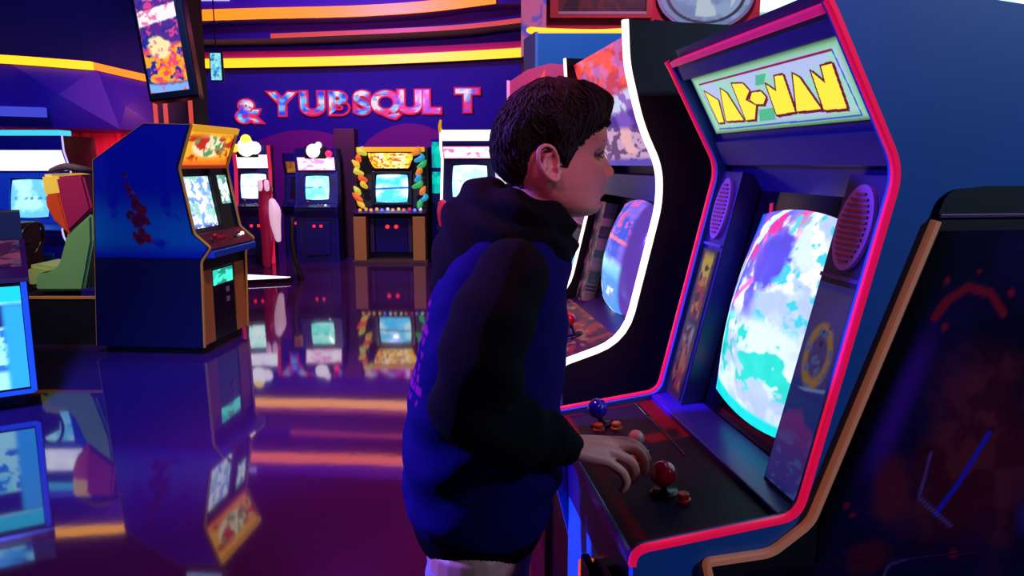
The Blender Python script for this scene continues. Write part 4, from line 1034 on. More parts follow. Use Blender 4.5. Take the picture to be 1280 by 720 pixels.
HY = 1.225                     # depth of the head's middle plane
HC = np.array([.062, HY, 1.465])
ZX = [1.364, 1.368, 1.374, 1.382, 1.392, 1.401, 1.408, 1.416, 1.424, 1.437, 1.450, 1.463, 1.475, 1.490, 1.510, 1.530, 1.548, 1.558, 1.563]
XF = [.112, .128, .139, .1435, .1405, .1440, .1425, .1450, .1455, .1450, .1445, .1420, .1475, .1505, .148, .137, .115, .092, .062]
XB = [.090, .075, .060, .045, .030, .018, .010, .002, -.003, -.009, -.013, -.016, -.017, -.015, -.008, .003, .020, .038, .060]
WW = [.010, .026, .036, .044, .051, .055, .057, .060, .062, .065, .067, .069, .071, .0725, .071, .064, .049, .032, .003]
def head_pt(a, z):
    """a: angle from the face's front (0) round to the nape (pi); arrays"""
    xf = np.interp(z, ZX, XF); xb = np.interp(z, ZX, XB); w = np.interp(z, ZX, WW)
    c = np.interp(z, [1.364, 1.40, 1.44, 1.563], [.098, .075, .062, .061])
    ca, sa = np.cos(a), np.sin(a)
    p = np.interp(z, [1.364, 1.42, 1.5], [1.0, .92, .86])
    ex = np.sign(ca)*np.abs(ca)**p; ey = np.sign(sa)*np.abs(sa)**p
    x = np.where(ca > 0, c+(xf-c)*ex, c+(c-xb)*ex); y = w*ey
    front = sm(.0, .6, ca)
    # brow, sockets, cheek, nose, lips
    ay = np.abs(y)
    x = x-.0095*np.exp(-((ay-.030)/.013)**2-((z-1.463)/.0095)**2)*front
    x = x+.0025*np.exp(-((ay-.028)/.018)**2-((z-1.4785)/.005)**2)*front
    x = x+.0030*np.exp(-((ay-.036)/.016)**2-((z-1.438)/.014)**2)*front
    nz = np.interp(z, [1.418, 1.4225, 1.427, 1.432, 1.4375, 1.445, 1.455, 1.465, 1.474], [0, .003, .0125, .0180, .0188, .0140, .0085, .004, 0])
    sg = np.interp(z, [1.42, 1.43, 1.44, 1.455, 1.47], [.010, .0105, .0085, .0065, .006])
    x = x+nz*np.exp(-(y/sg)**2)*front
    x = x+.006*np.exp(-((ay-.0105)/.0045)**2-((z-1.4285)/.0055)**2)*front
    lw = np.exp(-(y/.019)**4)
    x = x+(.0060*np.exp(-((z-1.4145)/.0036)**2)+.0058*np.exp(-((z-1.4025)/.0038)**2)-.0015*np.exp(-((z-1.4085)/.0012)**2))*lw*front
    return x, y

def head_bm(bm):
    na = 144; zs = []
    zs = list(np.linspace(1.3645, 1.48, 84))+list(np.linspace(1.482, 1.5625, 34)); rings = []
    A = np.linspace(0, 2*PI, na, endpoint=False)
    A = A-.35*np.sin(A)*.9          # more samples on the face
    for z in zs:
        x, y = head_pt(A, np.full(na, z)); rings.append([bm.verts.new((x[i], HY+y[i], z)) for i in range(na)])
    for P, Q in zip(rings, rings[1:]):
        for i in range(na): bm.faces.new((P[i], P[(i+1) % na], Q[(i+1) % na], Q[i]))
    bm.faces.new(rings[0][::-1]); bm.faces.new(rings[-1])

EX = .056; EZ = 1.449
def ear_bm(bm, s):
    y0 = HY+s*.067
    def P(dx, dz, dy): return (EX+dx+.10*dz*-1.2, y0+s*dy, EZ+dz)
    helix = [P(.012, -.004, .004), P(.013, .010, .007), P(.008, .022, .011), P(-.003, .027, .015), P(-.013, .021, .018), P(-.016, .008, .019), P(-.013, -.006, .017), P(-.006, -.017, .013), P(.003, -.024, .009), P(.010, -.022, .005), P(.012, -.014, .003)]
    tube(bm, helix, [.003, .0033, .0034, .0036, .0038, .0036, .0034, .0036, .0050, .0044, .003], 10, 4)
    tube(bm, [P(.004, .014, .008), P(-.005, .010, .011), P(-.006, -.002, .012), P(-.001, -.011, .009)], [.0022, .0026, .0026, .0022], 8, 4)
    tube(bm, [P(.013, .0, .004), P(.011, -.006, .007), P(.011, -.011, .005)], [.003, .0036, .003], 8, 3)
    # concha: thin bowl joining the rim to the head
    tube(bm, [P(.006, .018, .0), P(-.004, .008, .003), P(-.004, -.006, .002), P(.002, -.016, .001)], [(.006, .004), (.011, .005), (.010, .005), (.006, .004)], 12, 3, ref=(0, 1, 0))

# joints of the right (near) arm and the left arm
SHR = (-.002, 1.080, 1.288); ELR = (-.046, 1.010, 1.118); WRR = (.080, 1.118, 1.022)
SHL = (.005, 1.385, 1.290); ELL = (-.045, 1.435, 1.075); WRL = (.025, 1.400, .90)
FING = []
def hand_bm(bm, W, K, fingers, thumb, pr=.0165):
    """W wrist; K knuckle points; fingers: list of [k, p1, p2, tip]; palm made of tapered metacarpals"""
    W = np.array(W, float)
    for f, r in fingers:
        k = np.array(f[0])
        side = (k-np.array(K[1]))*.45
        tube(bm, [W+side*.6, W*.45+k*.55+side*.25, k], [(.0165, .0125), (.0150, .0120), (.0098, .0098)], 12, 3)
        tube(bm, f, [r, r*.95, r*.88, r*.72], 12, 4)
    tube(bm, thumb, [.014, .0125, .0098, .0078], 12, 4)

def boy():
    bm = bmesh.new()
    head_bm(bm)
    for s in (-1, 1): ear_bm(bm, s)
    # neck, trunk, legs
    tube(bm, [(.020, HY, 1.26), (.030, HY, 1.33), (.050, HY, 1.39), (.058, HY, 1.43)], [(.062, .058), (.051, .052), (.047, .053), (.045, .050)], 28, 4, ref=(1, 0, 0))
    tube(bm, [(-.055, HY, .80), (-.055, HY, .92), (-.045, HY, 1.06), (-.025, HY, 1.20), (.005, HY, 1.29)], [(.075, .13), (.072, .115), (.075, .115), (.078, .135), (.05, .09)], 28, 4, ref=(0, 1, 0))
    tube(bm, [(-.005, SHR[1]+.035, 1.28), (.005, HY, 1.30), (-.0, SHL[1]-.035, 1.28)], [.036, .050, .036], 20, 4)
    for s, kx in ((-1, -.02), (1, -.07)):
        y = HY+s*.075
        tube(bm, [(-.06, y, .80), (-.045, y, .62), (kx, y+s*.01, .44), (kx-.015, y+s*.015, .26), (kx-.03, y+s*.02, .075)], [.078, .070, .052, .048, .034], 20, 4)
        tube(bm, [(kx-.05, y+s*.02, .045), (kx+.04, y+s*.025, .04), (kx+.12, y+s*.03, .028)], [(.030, .032), (.036, .028), (.034, .018)], 16, 3)
    # arms
    tube(bm, [(SHR[0], SHR[1]+.012, SHR[2]-.012), tuple((np.array(SHR)+np.array(ELR))/2+np.array([-.008, -.006, 0])), ELR], [.036, .036, .033], 18, 4)
    tube(bm, [ELR, tuple((np.array(ELR)+np.array(WRR))/2+np.array([0, 0, -.003])), WRR], [.035, .032, (.025, .020)], 18, 4)
    tube(bm, [(SHL[0], SHL[1]-.012, SHL[2]-.012), ELL], [.036, .033], 18, 2)
    tube(bm, [ELL, WRL], [.034, .022], 18, 2)
    # right hand reaching over the stick
    K = [(.150, 1.172, 1.006), (.157, 1.153, 1.009), (.153, 1.134, 1.004), (.145, 1.117, .996)]
    fr = [([K[0], (.190, 1.181, 1.001), (.211, 1.182, .988), (.222, 1.182, .972)], .0094),
          ([K[1], (.196, 1.160, .998), (.212, 1.160, .978), (.212, 1.160, .960)], .0097),
          ([K[2], (.185, 1.138, .987), (.195, 1.138, .967), (.188, 1.140, .951)], .0092),
          ([K[3], (.170, 1.118, .977), (.178, 1.118, .959), (.172, 1.119, .946)], .0083)]
    hand_bm(bm, WRR, K, fr, [(.096, 1.138, 1.012), (.128, 1.170, .996), (.156, 1.182, .984), (.180, 1.184, .976)])
    # left hand hanging behind
    KL = [(.058, 1.386, .838), (.050, 1.400, .832), (.038, 1.413, .834), (.024, 1.424, .840)]
    fl = [([k, (k[0]+.010, k[1], k[2]-.036), (k[0]+.004, k[1]-.002, k[2]-.058), (k[0]-.010, k[1]-.004, k[2]-.070)], r) for k, r in zip(KL, (.0086, .0088, .0084, .0076))]
    hand_bm(bm, WRL, KL, fl, [(.040, 1.385, .885), (.062, 1.368, .860), (.070, 1.362, .830), (.068, 1.360, .808)])
    me = remeshed(bm, .0026, 3, .45)
    P = getco(me)
    skin = np.zeros((len(P), 3))+C('d88c78')
    red = np.zeros((len(P), 3))+C('c0645c')
    lipm = np.exp(-((P[:, 2]-1.4085)/.0085)**4)*np.exp(-((P[:, 1]-HY)/.021)**4)*sm(.135, .142, P[:, 0])
    skin = mixc(skin, red, lipm*.85)
    earm = sm(.069, .078, np.abs(P[:, 1]-HY))*np.exp(-((P[:, 2]-EZ)/.03)**4)*(P[:, 0] < .09)
    skin = mixc(skin, np.zeros((len(P), 3))+C('cc7a6a'), earm*.6)
    skin = skin*(1+.10*n3(P, 60, 3))[:, None]
    setcol(me, skin)
    base = np.array([-.04, HY, 0.])
    setco(me, P-base)
    body = link('person', me, matcol('skin', rough=.45, sss=.08, bump=.12, bscale=500.), None, True)
    body.location = base
    tag(body, 'dark-haired boy in a navy hooded sweatshirt leaning over the controls, seen in profile', 'person')
    def child(name, me, m, parent=body, label=None):
        P = getco(me); setco(me, P-base); return link(name, me, m, parent, True, label)
    # eyes and brows
    for s in (-1, 1):
        bm = bmesh.new(); bmesh.ops.create_uvsphere(bm, u_segments=24, v_segments=16, radius=.0112, matrix=Matrix.Translation((.1250, HY+s*.030, 1.4625)))
        me = bpy.data.meshes.new('eye'); bm.to_mesh(me); bm.free(); P = getco(me)
        d = P-np.array([.1250, HY+s*.030, 1.4625]); ax = np.array([.99, .0, -.12]); ct = d@ax/.0112
        c = mixc(np.zeros((len(P), 3))+C('5c5268'), np.zeros((len(P), 3))+C('38241c'), sm(.86, .89, ct)); c = mixc(c, np.zeros((len(P), 3))+C('050305'), sm(.955, .97, ct)); c = mixc(c, np.zeros((len(P), 3))+C('b06a60'), sm(.0034, .0041, np.abs(d[:, 2]))); setcol(me, c)
        child('eye', me, Mt.setdefault('eye', matcol('eye_surface', rough=.35)))
        bm = bmesh.new()
        tube(bm, [(.1415, HY+s*.014, 1.4775), (.1425, HY+s*.024, 1.4825), (.1385, HY+s*.036, 1.484), (.1295, HY+s*.046, 1.480)], [(.0012, .0030), (.0018, .0035), (.0018, .003), (.001, .0018)], 10, 4, ref=(1, 0, 0))
        me = bpy.data.meshes.new('eyebrow'); bmesh.ops.recalc_face_normals(bm, faces=bm.faces); bm.to_mesh(me); bm.free()
        child('eyebrow', me, Mt.setdefault('brow', mat('eyebrow_hair', '1c100c', rough=.7)))
        bm = bmesh.new()
        for dz, r in ((.0042, .0016), (-.0040, .0012)):     # lids
            tube(bm, [(.1370, HY+s*.0195, 1.4615), (.1408, HY+s*.026, 1.4625+dz), (.1392, HY+s*.034, 1.4625+dz*1.0), (.1320, HY+s*.0415, 1.4612)], [.001, r, r, .001], 8, 4)
        me = bpy.data.meshes.new('eyelid'); bmesh.ops.recalc_face_normals(bm, faces=bm.faces); bm.to_mesh(me); bm.free()
        child('eyelid', me, Mt.setdefault('lid', mat('eyelid_skin', '4c2822', rough=.5)))
    # ------------------------------------------------------------- hair
    rg = np.random.RandomState(4)
    def hairline(a):       # a in [0,pi] from front
        return np.interp(a, [0, .45, .8, 1.05, 1.22, 1.36, 1.50, 1.62, 1.95, 2.15, 2.5, PI], [1.512, 1.512, 1.502, 1.486, 1.470, 1.449, 1.449, 1.476, 1.474, 1.440, 1.418, 1.412])
    def shell_pt(a, t, lift):
        aa = np.abs(((a+PI) % (2*PI))-PI); hz = hairline(aa); z = hz+(1.5615-hz)*(1-(1-t)**1.15)
        x, y = head_pt(a, z)
        P = np.stack([x, HY+y, z], -1); d = P-HC-np.array([0, 0, -.03]); d /= np.linalg.norm(d, axis=-1, keepdims=True)
        return P+d*np.asarray(lift)[..., None], d
    def thick(a, t):
        aa = np.abs(((a+PI) % (2*PI))-PI)
        top = .024*sm(.0, .35, t)+.0
        fr = .022*sm(.9, .3, aa)*sm(-.05, .25, t)
        side = .010*sm(.0, .12, t); back = .010*sm(2.0, 2.7, aa)*sm(.0, .2, t)
        return np.maximum(np.maximum(top*.85, fr), side+back)-.001
    na, ntt = 160, 50
    A = np.linspace(0, 2*PI, na, endpoint=False); T = np.linspace(0, 1, ntt)
    AA, TT = np.meshgrid(A, T)
    lump = .006*(fbm(AA*7, TT*5, 3)-.5)*sm(0, .2, TT)
    Pm, _ = shell_pt(AA, TT, thick(AA, TT)+lump)
    V = list(Pm.reshape(-1, 3)); F = []
    idx = np.arange(na*ntt).reshape(ntt, na)
    for j in range(ntt-1):
        for i in range(na): F.append((int(idx[j, i]), int(idx[j, (i+1) % na]), int(idx[j+1, (i+1) % na]), int(idx[j+1, i])))
    F.append(tuple(int(i) for i in idx[-1]))
    Pi, _ = shell_pt(A, np.zeros(na), np.full(na, -.006)); o = len(V); V += list(Pi)
    for i in range(na): F.append((int(idx[0, (i+1) % na]), int(idx[0, i]), o+i, o+(i+1) % na))
    # locks
    def lock(path, w, th):
        nonlocal V, F
        n = len(path); o = len(V)
        for i in range(n):
            p = path[i]; d = path[min(i+1, n-1)]-path[max(i-1, 0)]; d = d/(np.linalg.norm(d)+1e-9)
            nrm = p-HC; nrm = nrm/np.linalg.norm(nrm); s = np.cross(d, nrm); s = s/(np.linalg.norm(s)+1e-9)
            k = math.sin(PI*min(.98, .12+.88*i/(n-1)))**.6
            V += [p+s*w*k, p+nrm*th*k, p-s*w*k, p-nrm*th*k]
        for i in range(n-1):
            for q in range(4): F.append((o+4*i+q, o+4*i+(q+1) % 4, o+4*i+4+(q+1) % 4, o+4*i+4+q))
        F.append((o, o+1, o+2, o+3)); F.append((o+4*n-4, o+4*n-1, o+4*n-2, o+4*n-3))
    for i in range(2600):
        a0 = rg.uniform(-PI, PI); aa = abs(a0); t0 = rg.uniform(.12, 1.0)
        ln = rg.uniform(.18, .5); n = 7; drift = rg.normal(0, .22)+(.25 if aa < 1.2 else 0)*np.sign(-a0)
        ts = np.clip(t0-np.linspace(0, 1, n)*ln, -.03 if aa > .9 else -.10, 1); as_ = a0+drift*np.linspace(0, 1, n)**1.3
        end = rg.uniform(-.001, .0035)+(.006 if aa < .8 else 0)*rg.rand()
        lf = thick(as_, np.clip(ts, 0, 1))+np.linspace(-.003, end, n)
        p, _ = shell_pt(as_, ts, lf); p = p+rg.normal(0, .0008, p.shape)
        lock(p, rg.uniform(.0018, .0036), rg.uniform(.0005, .0010))
    for i in range(420):    # swept fringe overhanging the forehead
        a0 = rg.uniform(-1.05, 1.05); n = 8; t0 = rg.uniform(.25, .8)
        ts = np.linspace(t0, -.02-rg.uniform(0, .10)*(1-abs(a0)/1.3), n); as_ = a0+rg.normal(0, .12)*np.linspace(0, 1, n)
        lf = thick(as_, np.clip(ts, 0, 1))+.004*np.sin(np.linspace(0, PI, n))+rg.uniform(-.002, .005)
        lf = lf*np.interp(np.linspace(0, 1, n), [0, .7, 1], [1, 1.0, .55])
        p, _ = shell_pt(as_, ts, lf); lock(p, rg.uniform(.002, .0038), rg.uniform(.0007, .0012))
    me = npmesh('hair', V, F)
    hm = mat('dark_brown_hair', '1a0d08', rough=.75, ior=1.3, vary=.5, vscale=120)
    child('hair', me, hm)
    # ------------------------------------------------------------- hooded sweatshirt
    Z = [.832, .840, .865, .89, .93, 1.00, 1.06, 1.12, 1.18, 1.24, 1.29, 1.33, 1.36]
    XB_ = [-.150, -.158, -.172, -.180, -.183, -.180, -.174, -.163, -.146, -.126, -.104, -.075, -.045]
    XF_ = [.035, .046, .062, .073, .080, .081, .082, .086, .090, .093, .092, .085, .075]
    YW = [.122, .128, .142, .150, .152, .152, .154, .162, .172, .172, .158, .120, .085]
    na, nz = 120, 120; V = []; F = []
    for j in range(nz):
        z = .832+(1.36-.832)*j/(nz-1)
        b, f, w = np.interp(z, Z, XB_), np.interp(z, Z, XF_), np.interp(z, Z, YW)
        for i in range(na):
            a = 2*PI*i/na; e = .88; ca, sa = math.cos(a), math.sin(a)
            V.append(((b+f)/2+(f-b)/2*np.sign(ca)*abs(ca)**e, HY+w*np.sign(sa)*abs(sa)**e, z))
    for j in range(nz-1):
        for i in range(na): F.append((j*na+i, j*na+(i+1) % na, (j+1)*na+(i+1) % na, (j+1)*na+i))
    o = len(V); V.append((-.055, HY, .85)); V.append((.015, HY, 1.37))
    for i in range(na): F.append((o, (i+1) % na, i)); F.append((o+1, (nz-1)*na+i, (nz-1)*na+(i+1) % na))
    me = npmesh('hoodie', V, F); P = getco(me); N = getno(me)
    ang = np.arctan2(P[:, 1]-HY, P[:, 0]+.05)
    wr = .0045*np.sin(P[:, 2]*70+2.2*np.sin(ang*2)+6*n3(P, 9, 2))*sm(.30, .0, np.abs(P[:, 2]-.93))
    wr += .012*n3(P, 14, 6)+.006*n3(P, 34, 8)
    wr += .006*np.sin((P[:, 2]-P[:, 0]*1.2)*60+5*n3(P, 7, 1))*sm(1.15, 1.28, P[:, 2])*sm(1.36, 1.3, P[:, 2])
    wr *= sm(.832, .89, P[:, 2])
    setco(me, P+N*wr[:, None])
    c = np.zeros((len(P), 3))+C('110b50')
    # faded magenta back print: rows of small marks
    sdist = ang+PI*(ang < 0)*2     # 0..2pi, back = pi; camera side of the back > pi
    u = (sdist-3.02)/.95; v = (P[:, 2]-1.07)/.17
    blk = (vnoise(u*17, np.floor(v*9)*3.1+.5, 7) > .45) & ((v*9) % 1 > .35) & (u > 0) & (u < 1) & (v > 0) & (v < 1)
    c = mixc(c, np.zeros((len(P), 3))+C('a0207c'), blk*.75)
    setcol(me, c)
    hood_m = matcol('navy_sweatshirt_cloth', rough=.95, ior=1.15, bump=.5, bscale=700.)
    hoodie = child('hoodie', me, hood_m, label='navy sweatshirt with faded magenta print on the back')
    sub = hoodie.modifiers.new('s', 'SUBSURF'); sub.levels = 1; sub.render_levels = 1
    blackc = mat('black_sweatshirt_cloth', '07060c', rough=.9, ior=1.2, bump=.5, bscale=700)
    # ribbed waistband
    V = []; F = []; na = 240; nz = 14
    for j in range(nz):
        q = j/(nz-1); z = .822+.048*q
        b, f, w = np.interp(.838+.024*q, Z, XB_)-.002, np.interp(.838+.024*q, Z, XF_)+.002, np.interp(.838+.024*q, Z, YW)+.002
        for i in range(na):
            a = 2*PI*i/na; k = 1+.006*math.sin(a*90); ca, sa = math.cos(a), math.sin(a); bulge_ = 1+.02*math.sin(PI*q)
            V.append(((b+f)/2+(f-b)/2*np.sign(ca)*abs(ca)**.9*k*bulge_*.985, HY+w*.985*np.sign(sa)*abs(sa)**.9*k*bulge_, z))
    for j in range(nz-1):
        for i in range(na): F.append((j*na+i, j*na+(i+1) % na, (j+1)*na+(i+1) % na, (j+1)*na+i))
    o = len(V); V.append((-.055, HY, .84))
    for i in range(na): F.append((o, (i+1) % na, i))
    child('waistband', npmesh('waistband', V, F), blackc, hoodie)
    # sleeves
    def sleeve(sh, el, wr_, mid1, mid2, hang):
        bm = bmesh.new(); sh, el, wr_ = map(np.array, (sh, el, wr_))
        d = wr_-el; e2 = wr_-d*.10
        tube(bm, [sh+np.array([.005, .03*np.sign(HY-sh[1]), .0]), sh*.6+el*.4+np.array(mid1), sh*.25+el*.75+np.array(mid1)*.8, el+np.array([-.012, 0, -.010]), el*.55+wr_*.45+np.array(mid2), e2],
             [(.054, .058), .062, .060, .055, .050, (.039, .037)], 40, 7)
        bmesh.ops.recalc_face_normals(bm, faces=bm.faces)
        me = bpy.data.meshes.new('sleeve'); bm.to_mesh(me); bm.free()
        P = getco(me); N = getno(me)
        ax = (P-el)@(d/np.linalg.norm(d)); near_el = np.exp(-(np.linalg.norm(P-el, axis=1)/.09)**2)
        w = .006*n3(P, 22, 4)+.0055*np.sin(P@np.array([40, 10, 75])+6*n3(P, 12, 9))*(.4+near_el)+.005*np.sin(ax*95+5*n3(P, 14, 2))*sm(.02, .10, ax)
        setco(me, P+N*w[:, None]); s = child('sleeve', me, blackc, hoodie, 'black sleeve'); 
        m_ = s.modifiers.new('s', 'SUBSURF'); m_.levels = 1; m_.render_levels = 1
        bm = bmesh.new(); u = d/np.linalg.norm(d)
        tube(bm, [wr_-u*.045, wr_-u*.02, wr_+u*.002], [(.040, .037), (.037, .034), (.031, .027)], 60, 4)
        me = bpy.data.meshes.new('cuff'); bmesh.ops.recalc_face_normals(bm, faces=bm.faces); bm.to_mesh(me); bm.free(); child('cuff', me, blackc, hoodie)
    sleeve(SHR, ELR, WRR, (-.012, -.01, 0), (.0, -.004, -.012), 1)
    sleeve(SHL, ELL, WRL, (-.01, .01, 0), (0, 0, -.01), 1)
    # hood lying folded round the neck and down the back
    na = 120; ph = np.linspace(0, 2*PI, na, endpoint=False)
    bk = sm(.2, 1., (1-np.cos(ph))/2)           # 0 front .. 1 back
    sd = np.abs(np.sin(ph))
    prof = []          # (r, z) rows
    def L3(f, s, b): return f*(1-bk)*(1-sd)+s*sd+b*bk*(1-sd) if False else (f*(1-bk)+b*bk)*(1-.6*sd)+s*.6*sd
    rows = [(L3(.030, .050, .040), L3(1.335, 1.340, 1.330)),
            (L3(.040, .058, .052), L3(1.362, 1.385, 1.405)),
            (L3(.047, .068, .068), L3(1.372, 1.398, 1.424)),
            (L3(.056, .084, .092), L3(1.370, 1.394, 1.427)),
            (L3(.058, .100, .122), L3(1.358, 1.378, 1.412)),
            (L3(.058, .112, .146), L3(1.340, 1.355, 1.378)),
            (L3(.057, .120, .162), L3(1.322, 1.332, 1.330)),
            (L3(.055, .122, .170), L3(1.308, 1.312, 1.282)),
            (L3(.052, .117, .168), L3(1.300, 1.298, 1.242)),
            (L3(.046, .105, .152), L3(1.297, 1.290, 1.225)),
            (L3(.040, .090, .115), L3(1.296, 1.285, 1.262)),
            (L3(.030, .050, .060), L3(1.31, 1.31, 1.30))]
    RR = np.array([r for r, z in rows]); RZ = np.array([z for r, z in rows])
    # smooth resample of rows
    nr = 56; q = np.linspace(0, len(rows)-1, nr); i0 = np.clip(q.astype(int), 0, len(rows)-2); fq = (q-i0)[:, None]
    def cr(A):
        g = lambda k: A[np.clip(k, 0, len(rows)-1)]
        p0, p1, p2, p3 = g(i0-1), g(i0), g(i0+1), g(i0+2); t = fq
        return .5*(2*p1+(-p0+p2)*t+(2*p0-5*p1+4*p2-p3)*t*t+(-p0+3*p1-3*p2+p3)*t**3)
    R2, Z2 = cr(RR), cr(RZ)
    X2 = .040+R2*np.cos(ph)[None, :]*np.where(np.cos(ph) > 0, .85, 1.0); Y2 = HY+R2*np.sin(ph)[None, :]*1.0
    V = np.stack([X2, Y2, Z2], -1).reshape(-1, 3); F = []
    for j in range(nr-1):
        for i in range(na): F.append((j*na+i, j*na+(i+1) % na, (j+1)*na+(i+1) % na, (j+1)*na+i))
    F += [((nr-1)*na+i, (nr-1)*na+(i+1) % na, (i+1) % na, i) for i in range(na)]
    me = npmesh('hood', V, F); P = getco(me); N = getno(me); rowq = np.repeat(q, na)
    if (N[20*na:24*na]@np.array([0, 0, 1.])).mean() < 0: me.flip_normals(); N = getno(me)
    w = .014*n3(P, 18, 3)+.004*np.sin(np.arctan2(P[:, 1]-HY, P[:, 0]-.04)*9+P[:, 2]*90+4*n3(P, 10, 7))
    phv = np.tile(ph, nr); g0 = 4.9+.5*np.cos(phv); w = w-.008*np.exp(-((rowq-g0)/.30)**2)+.005*np.exp(-((rowq-g0+.75)/.35)**2)+.004*np.exp(-((rowq-g0-.8)/.4)**2)
    setco(me, P+N*w[:, None])
    hd = child('hood', me, blackc, hoodie, 'black folded-down hood')
    m_ = hd.modifiers.new('s', 'SUBSURF'); m_.levels = 1; m_.render_levels = 1
    # ------------------------------------------------------------- jeans and shoes
    bm = bmesh.new()
    tube(bm, [(-.055, HY, .78), (-.055, HY, .87)], [(.093, .142), (.085, .13)], 32, 2, ref=(0, 1, 0))
    for s, kx in ((-1, -.02), (1, -.07)):
        y = HY+s*.075
        tube(bm, [(-.06, y, .76), (-.048, y, .62), (kx, y+s*.01, .44), (kx-.018, y+s*.015, .26), (kx-.025, y+s*.02, .10)], [(.093, .088), (.088, .085), (.072, .070), (.068, .064), (.062, .060)], 28, 5)
    me = remeshed(bm, .006, 3); P = getco(me); N = getno(me)
    setco(me, P+N*(.010*n3(P, 16, 4)+.003*np.sin(P[:, 2]*80+5*n3(P, 10, 1)))[:, None])
    child('jeans', me, mat('pale_denim', '9a8ca8', rough=.8, bump=.3, bscale=500, vary=.2, vscale=30))
    for s, kx in ((-1, -.02), (1, -.07)):
        y = HY+s*.098; bm = bmesh.new()
        tube(bm, [(kx-.06, y, .055), (kx-.01, y, .06), (kx+.06, y, .046), (kx+.135, y+s*.005, .034)], [(.040, .052), (.043, .052), (.046, .042), (.040, .026)], 20, 4)
        bm.verts.ensure_lookup_table()
        for v in bm.verts: v.co.z = max(v.co.z, .003)
        me = bpy.data.meshes.new('shoe'); bmesh.ops.recalc_face_normals(bm, faces=bm.faces); bm.to_mesh(me); bm.free()
        sh = child('shoe', me, mat('white_trainer', 'c8c4cc', rough=.5))
        bm = bmesh.new(); pts = [(kx+.035+.112*math.cos(a), y+s*.003+.047*math.sin(a)) for a in [k*2*PI/32 for k in range(32)]]
        ngon(bm, pts, .0, .022); me = bpy.data.meshes.new('sole'); bmesh.ops.recalc_face_normals(bm, faces=bm.faces); bm.to_mesh(me); bm.free(); child('sole', me, Mt['black'], sh)
boy()

# ======================== camera, world, lights ===============================
cam = bpy.data.cameras.new('camera'); co = bpy.data.objects.new('camera', cam); COL.objects.link(co)
co.location = (0, 0, 1.45); co.rotation_euler = (PI/2-.163, 0, 0); cam.sensor_width = 36; cam.lens = 36*950/1280
cam.clip_start = .02
S.camera = co
W = bpy.data.worlds.new('world'); S.world = W; W.use_nodes = True
W.node_tree.nodes['Background'].inputs[0].default_value = (.10, .04, .35, 1); W.node_tree.nodes['Background'].inputs[1].default_value = .05
def spot(name, loc, aim, c, e, ang=70, blend=.8, r=.15):
    l = bpy.data.lights.new(name, 'SPOT'); l.color = c; l.energy = e; l.spot_size = math.radians(ang); l.spot_blend = blend; l.shadow_soft_size = r
    o = bpy.data.objects.new(name, l); COL.objects.link(o); o.location = loc
    o.rotation_euler = (Vector(aim)-Vector(loc)).to_track_quat('-Z', 'Y').to_euler(); return o
def point(name, loc, c, e, r=.15):
    l = bpy.data.lights.new(name, 'POINT'); l.color = c; l.energy = e; l.shadow_soft_size = r
    o = bpy.data.objects.new(name, l); COL.objects.link(o); o.location = loc; return o
BL = (.10, .10, 1.); MG = (1., .16, .50); PU = (.45, .12, 1.)
spot('ceiling_spot_blue', (-3.0, 1.9, 2.7), (-.10, 1.2, 1.0), (.15, .10, 1.), 1700, 30)
spot('fill_spot_face', (.75, -.6, 3.0), (.12, 1.25, 1.42), (1., .26, .80), 62, 17)  # added fill for the face; no fixture hangs there
spot('ceiling_spot_pink', (-1.1, -.9, 3.0), (.08, 1.25, 1.5), (1., .2, .55), 60, 16)
spot('fill_spot_panel', (-.9, 1.9, 3.6), (.25, 1.2, .95), (1., .10, .16), 190, 30)  # added red light on the control panel
spot('fill_spot_side', (2.5, -.25, 2.6), (.75, 1.0, 1.25), (.40, .60, 1.), 125, 60)  # added to brighten the played cabinet's side
spot('fill_spot_left', (-2.2, 1.8, 4.4), (-2.9, 5.8, 1.3), (.15, .25, 1.), 620, 50)  # unseen spot added to light the navy cabinet's side
spot('fill_spot_floor', (.0, 4.6, 4.6), (-.1, 4.4, 0), (1., .10, .42), 620, 52)  # magenta fill added over the middle floor
spot('fill_spot_floor_far', (-1.2, 8.2, 4.6), (-1.2, 8.0, 0), (1., .2, .6), 300, 70)  # another added fill, for the far floor
spot('fill_spot_floor_near', (-1.0, 1.8, 4.6), (-.6, 2.6, 0), (1., .12, .5), 330, 50)  # added magenta fill for the near floor
spot('fill_spot_floor_blue', (-2.6, 3.2, 3.6), (-2.1, 4.3, 0), (.08, .12, 1.), 850, 54)  # added blue pool on the floor by the low cabinet
spot('fill_spot_warm', (-.7, 4.4, 3.9), (-2.3, 6.1, .4), (1., .72, .4), 150, 24)  # added to lift the navy cabinet's orange front panels
spot('fill_spot_redfloor', (-1.4, 2.6, 4.2), (.0, 2.1, 0), (1., .06, .15), 360, 28)  # added red pool on the floor before the right-hand row
spot('fill_spot_far', (-2.5, 9.4, 4.6), (-2.5, 15, 2.0), (.10, .10, 1.), 800, 110)  # added blue fill for the far wall
spot('fill_spot_soffit', (-2.5, 9.0, 3.4), (-2.5, 14.5, 3.7), (1., .12, .5), 520, 80)  # added to bring pink onto the stepped soffits
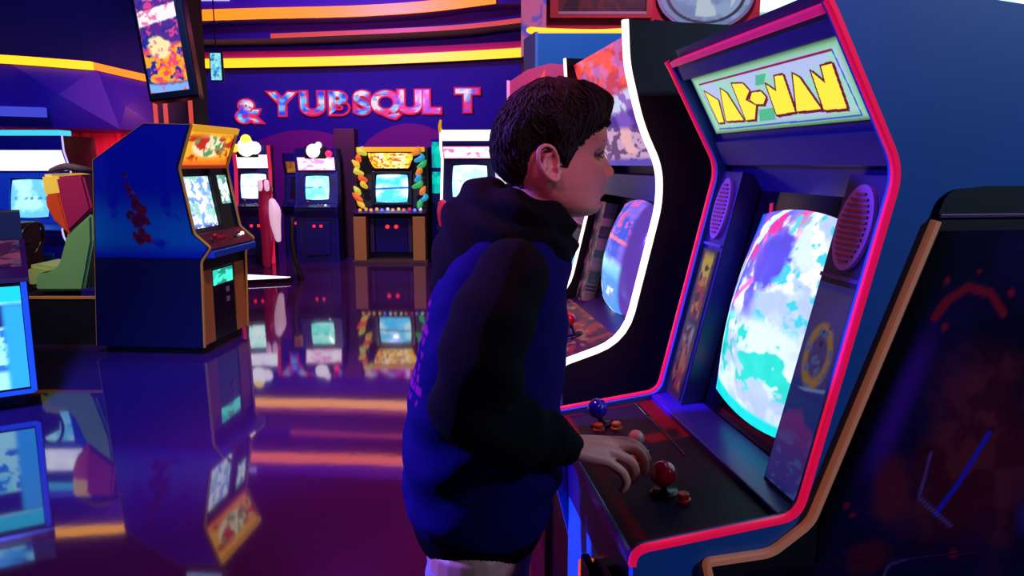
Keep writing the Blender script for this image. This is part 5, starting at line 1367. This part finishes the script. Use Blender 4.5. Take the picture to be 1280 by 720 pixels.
spot('hidden_fill_red', (-4.1, 7.75, 1.70), (-4.1, 8.3, .9), (1., .10, .22), 60, 160)  # hidden light added to redden the curtain-like partition
spot('hidden_fill_red_far', (-5.2, 7.75, 1.72), (-5.2, 8.3, .9), (1., .10, .22), 60, 160)  # second hidden light added, further left along the partition
spot('fill_spot_seat', (-4.0, 4.3, 3.6), (-3.55, 6.3, .9), (1., .8, .5), 300, 30)  # added warm fill for the racing seat
spot('fill_spot_upper', (-3.5, 4.0, 3.0), (-5.0, 8.0, 2.0), (.14, .12, 1.), 360, 60)  # blue fill added for the bulkhead and the wall above
spot('fill_spot_bulkhead_pink', (-3.3, 5.2, 2.2), (-3.75, 7.8, 2.0), (1., .14, .3), 160, 36)  # added to tint the bulkhead's right end pink
point('orange_fill_point', (-3.62, 7.55, 1.86), (1., .35, .08), 4, .04)  # point light added for an orange glow beside the column
spot('fill_spot_row', (-2.4, 8.4, 4.0), (-2.3, 11.2, .5), (1., .7, .65), 260, 60)  # added fill to brighten the far row
spot('fill_spot_redwall', (1.5, 6.2, 4.2), (1.4, 8, 2.6), (1., .25, .55), 260, 110)  # pinkish fill added for the red partition and its pictures
spot('fill_spot_box', (.2, 3.6, 4.3), (.4, 6.2, 2.0), (.6, .8, 1.), 330, 50)  # bluish white fill added for the tall blue box
S.view_settings.view_transform = 'Standard'; S.view_settings.look = 'None'; S.view_settings.exposure = 0; S.view_settings.gamma = 1
S.view_settings.use_curve_mapping = False

for o in bpy.data.objects:          # things that repeat share a group
    if o.parent is not None or 'label' not in o: continue
    n = o.name.split('.')[0]
    if n == 'light_strip': o['group'] = 'light strips on the ceiling steps and bulkhead'
    elif n == 'wall_panel': o['group'] = 'dome-shaped panels on the far wall'
    elif n == 'marquee_topper': o['group'] = 'lit toppers on the far row'
    elif n == 'backlit_board': o['group'] = 'backlit boards high on the walls'
    elif n == 'arcade_cabinet':
        if o.location.y > 10.5: o['group'] = 'arcade cabinets in the far row'
        elif o.location.x > 0: o['group'] = 'arcade cabinets in the right-hand row'
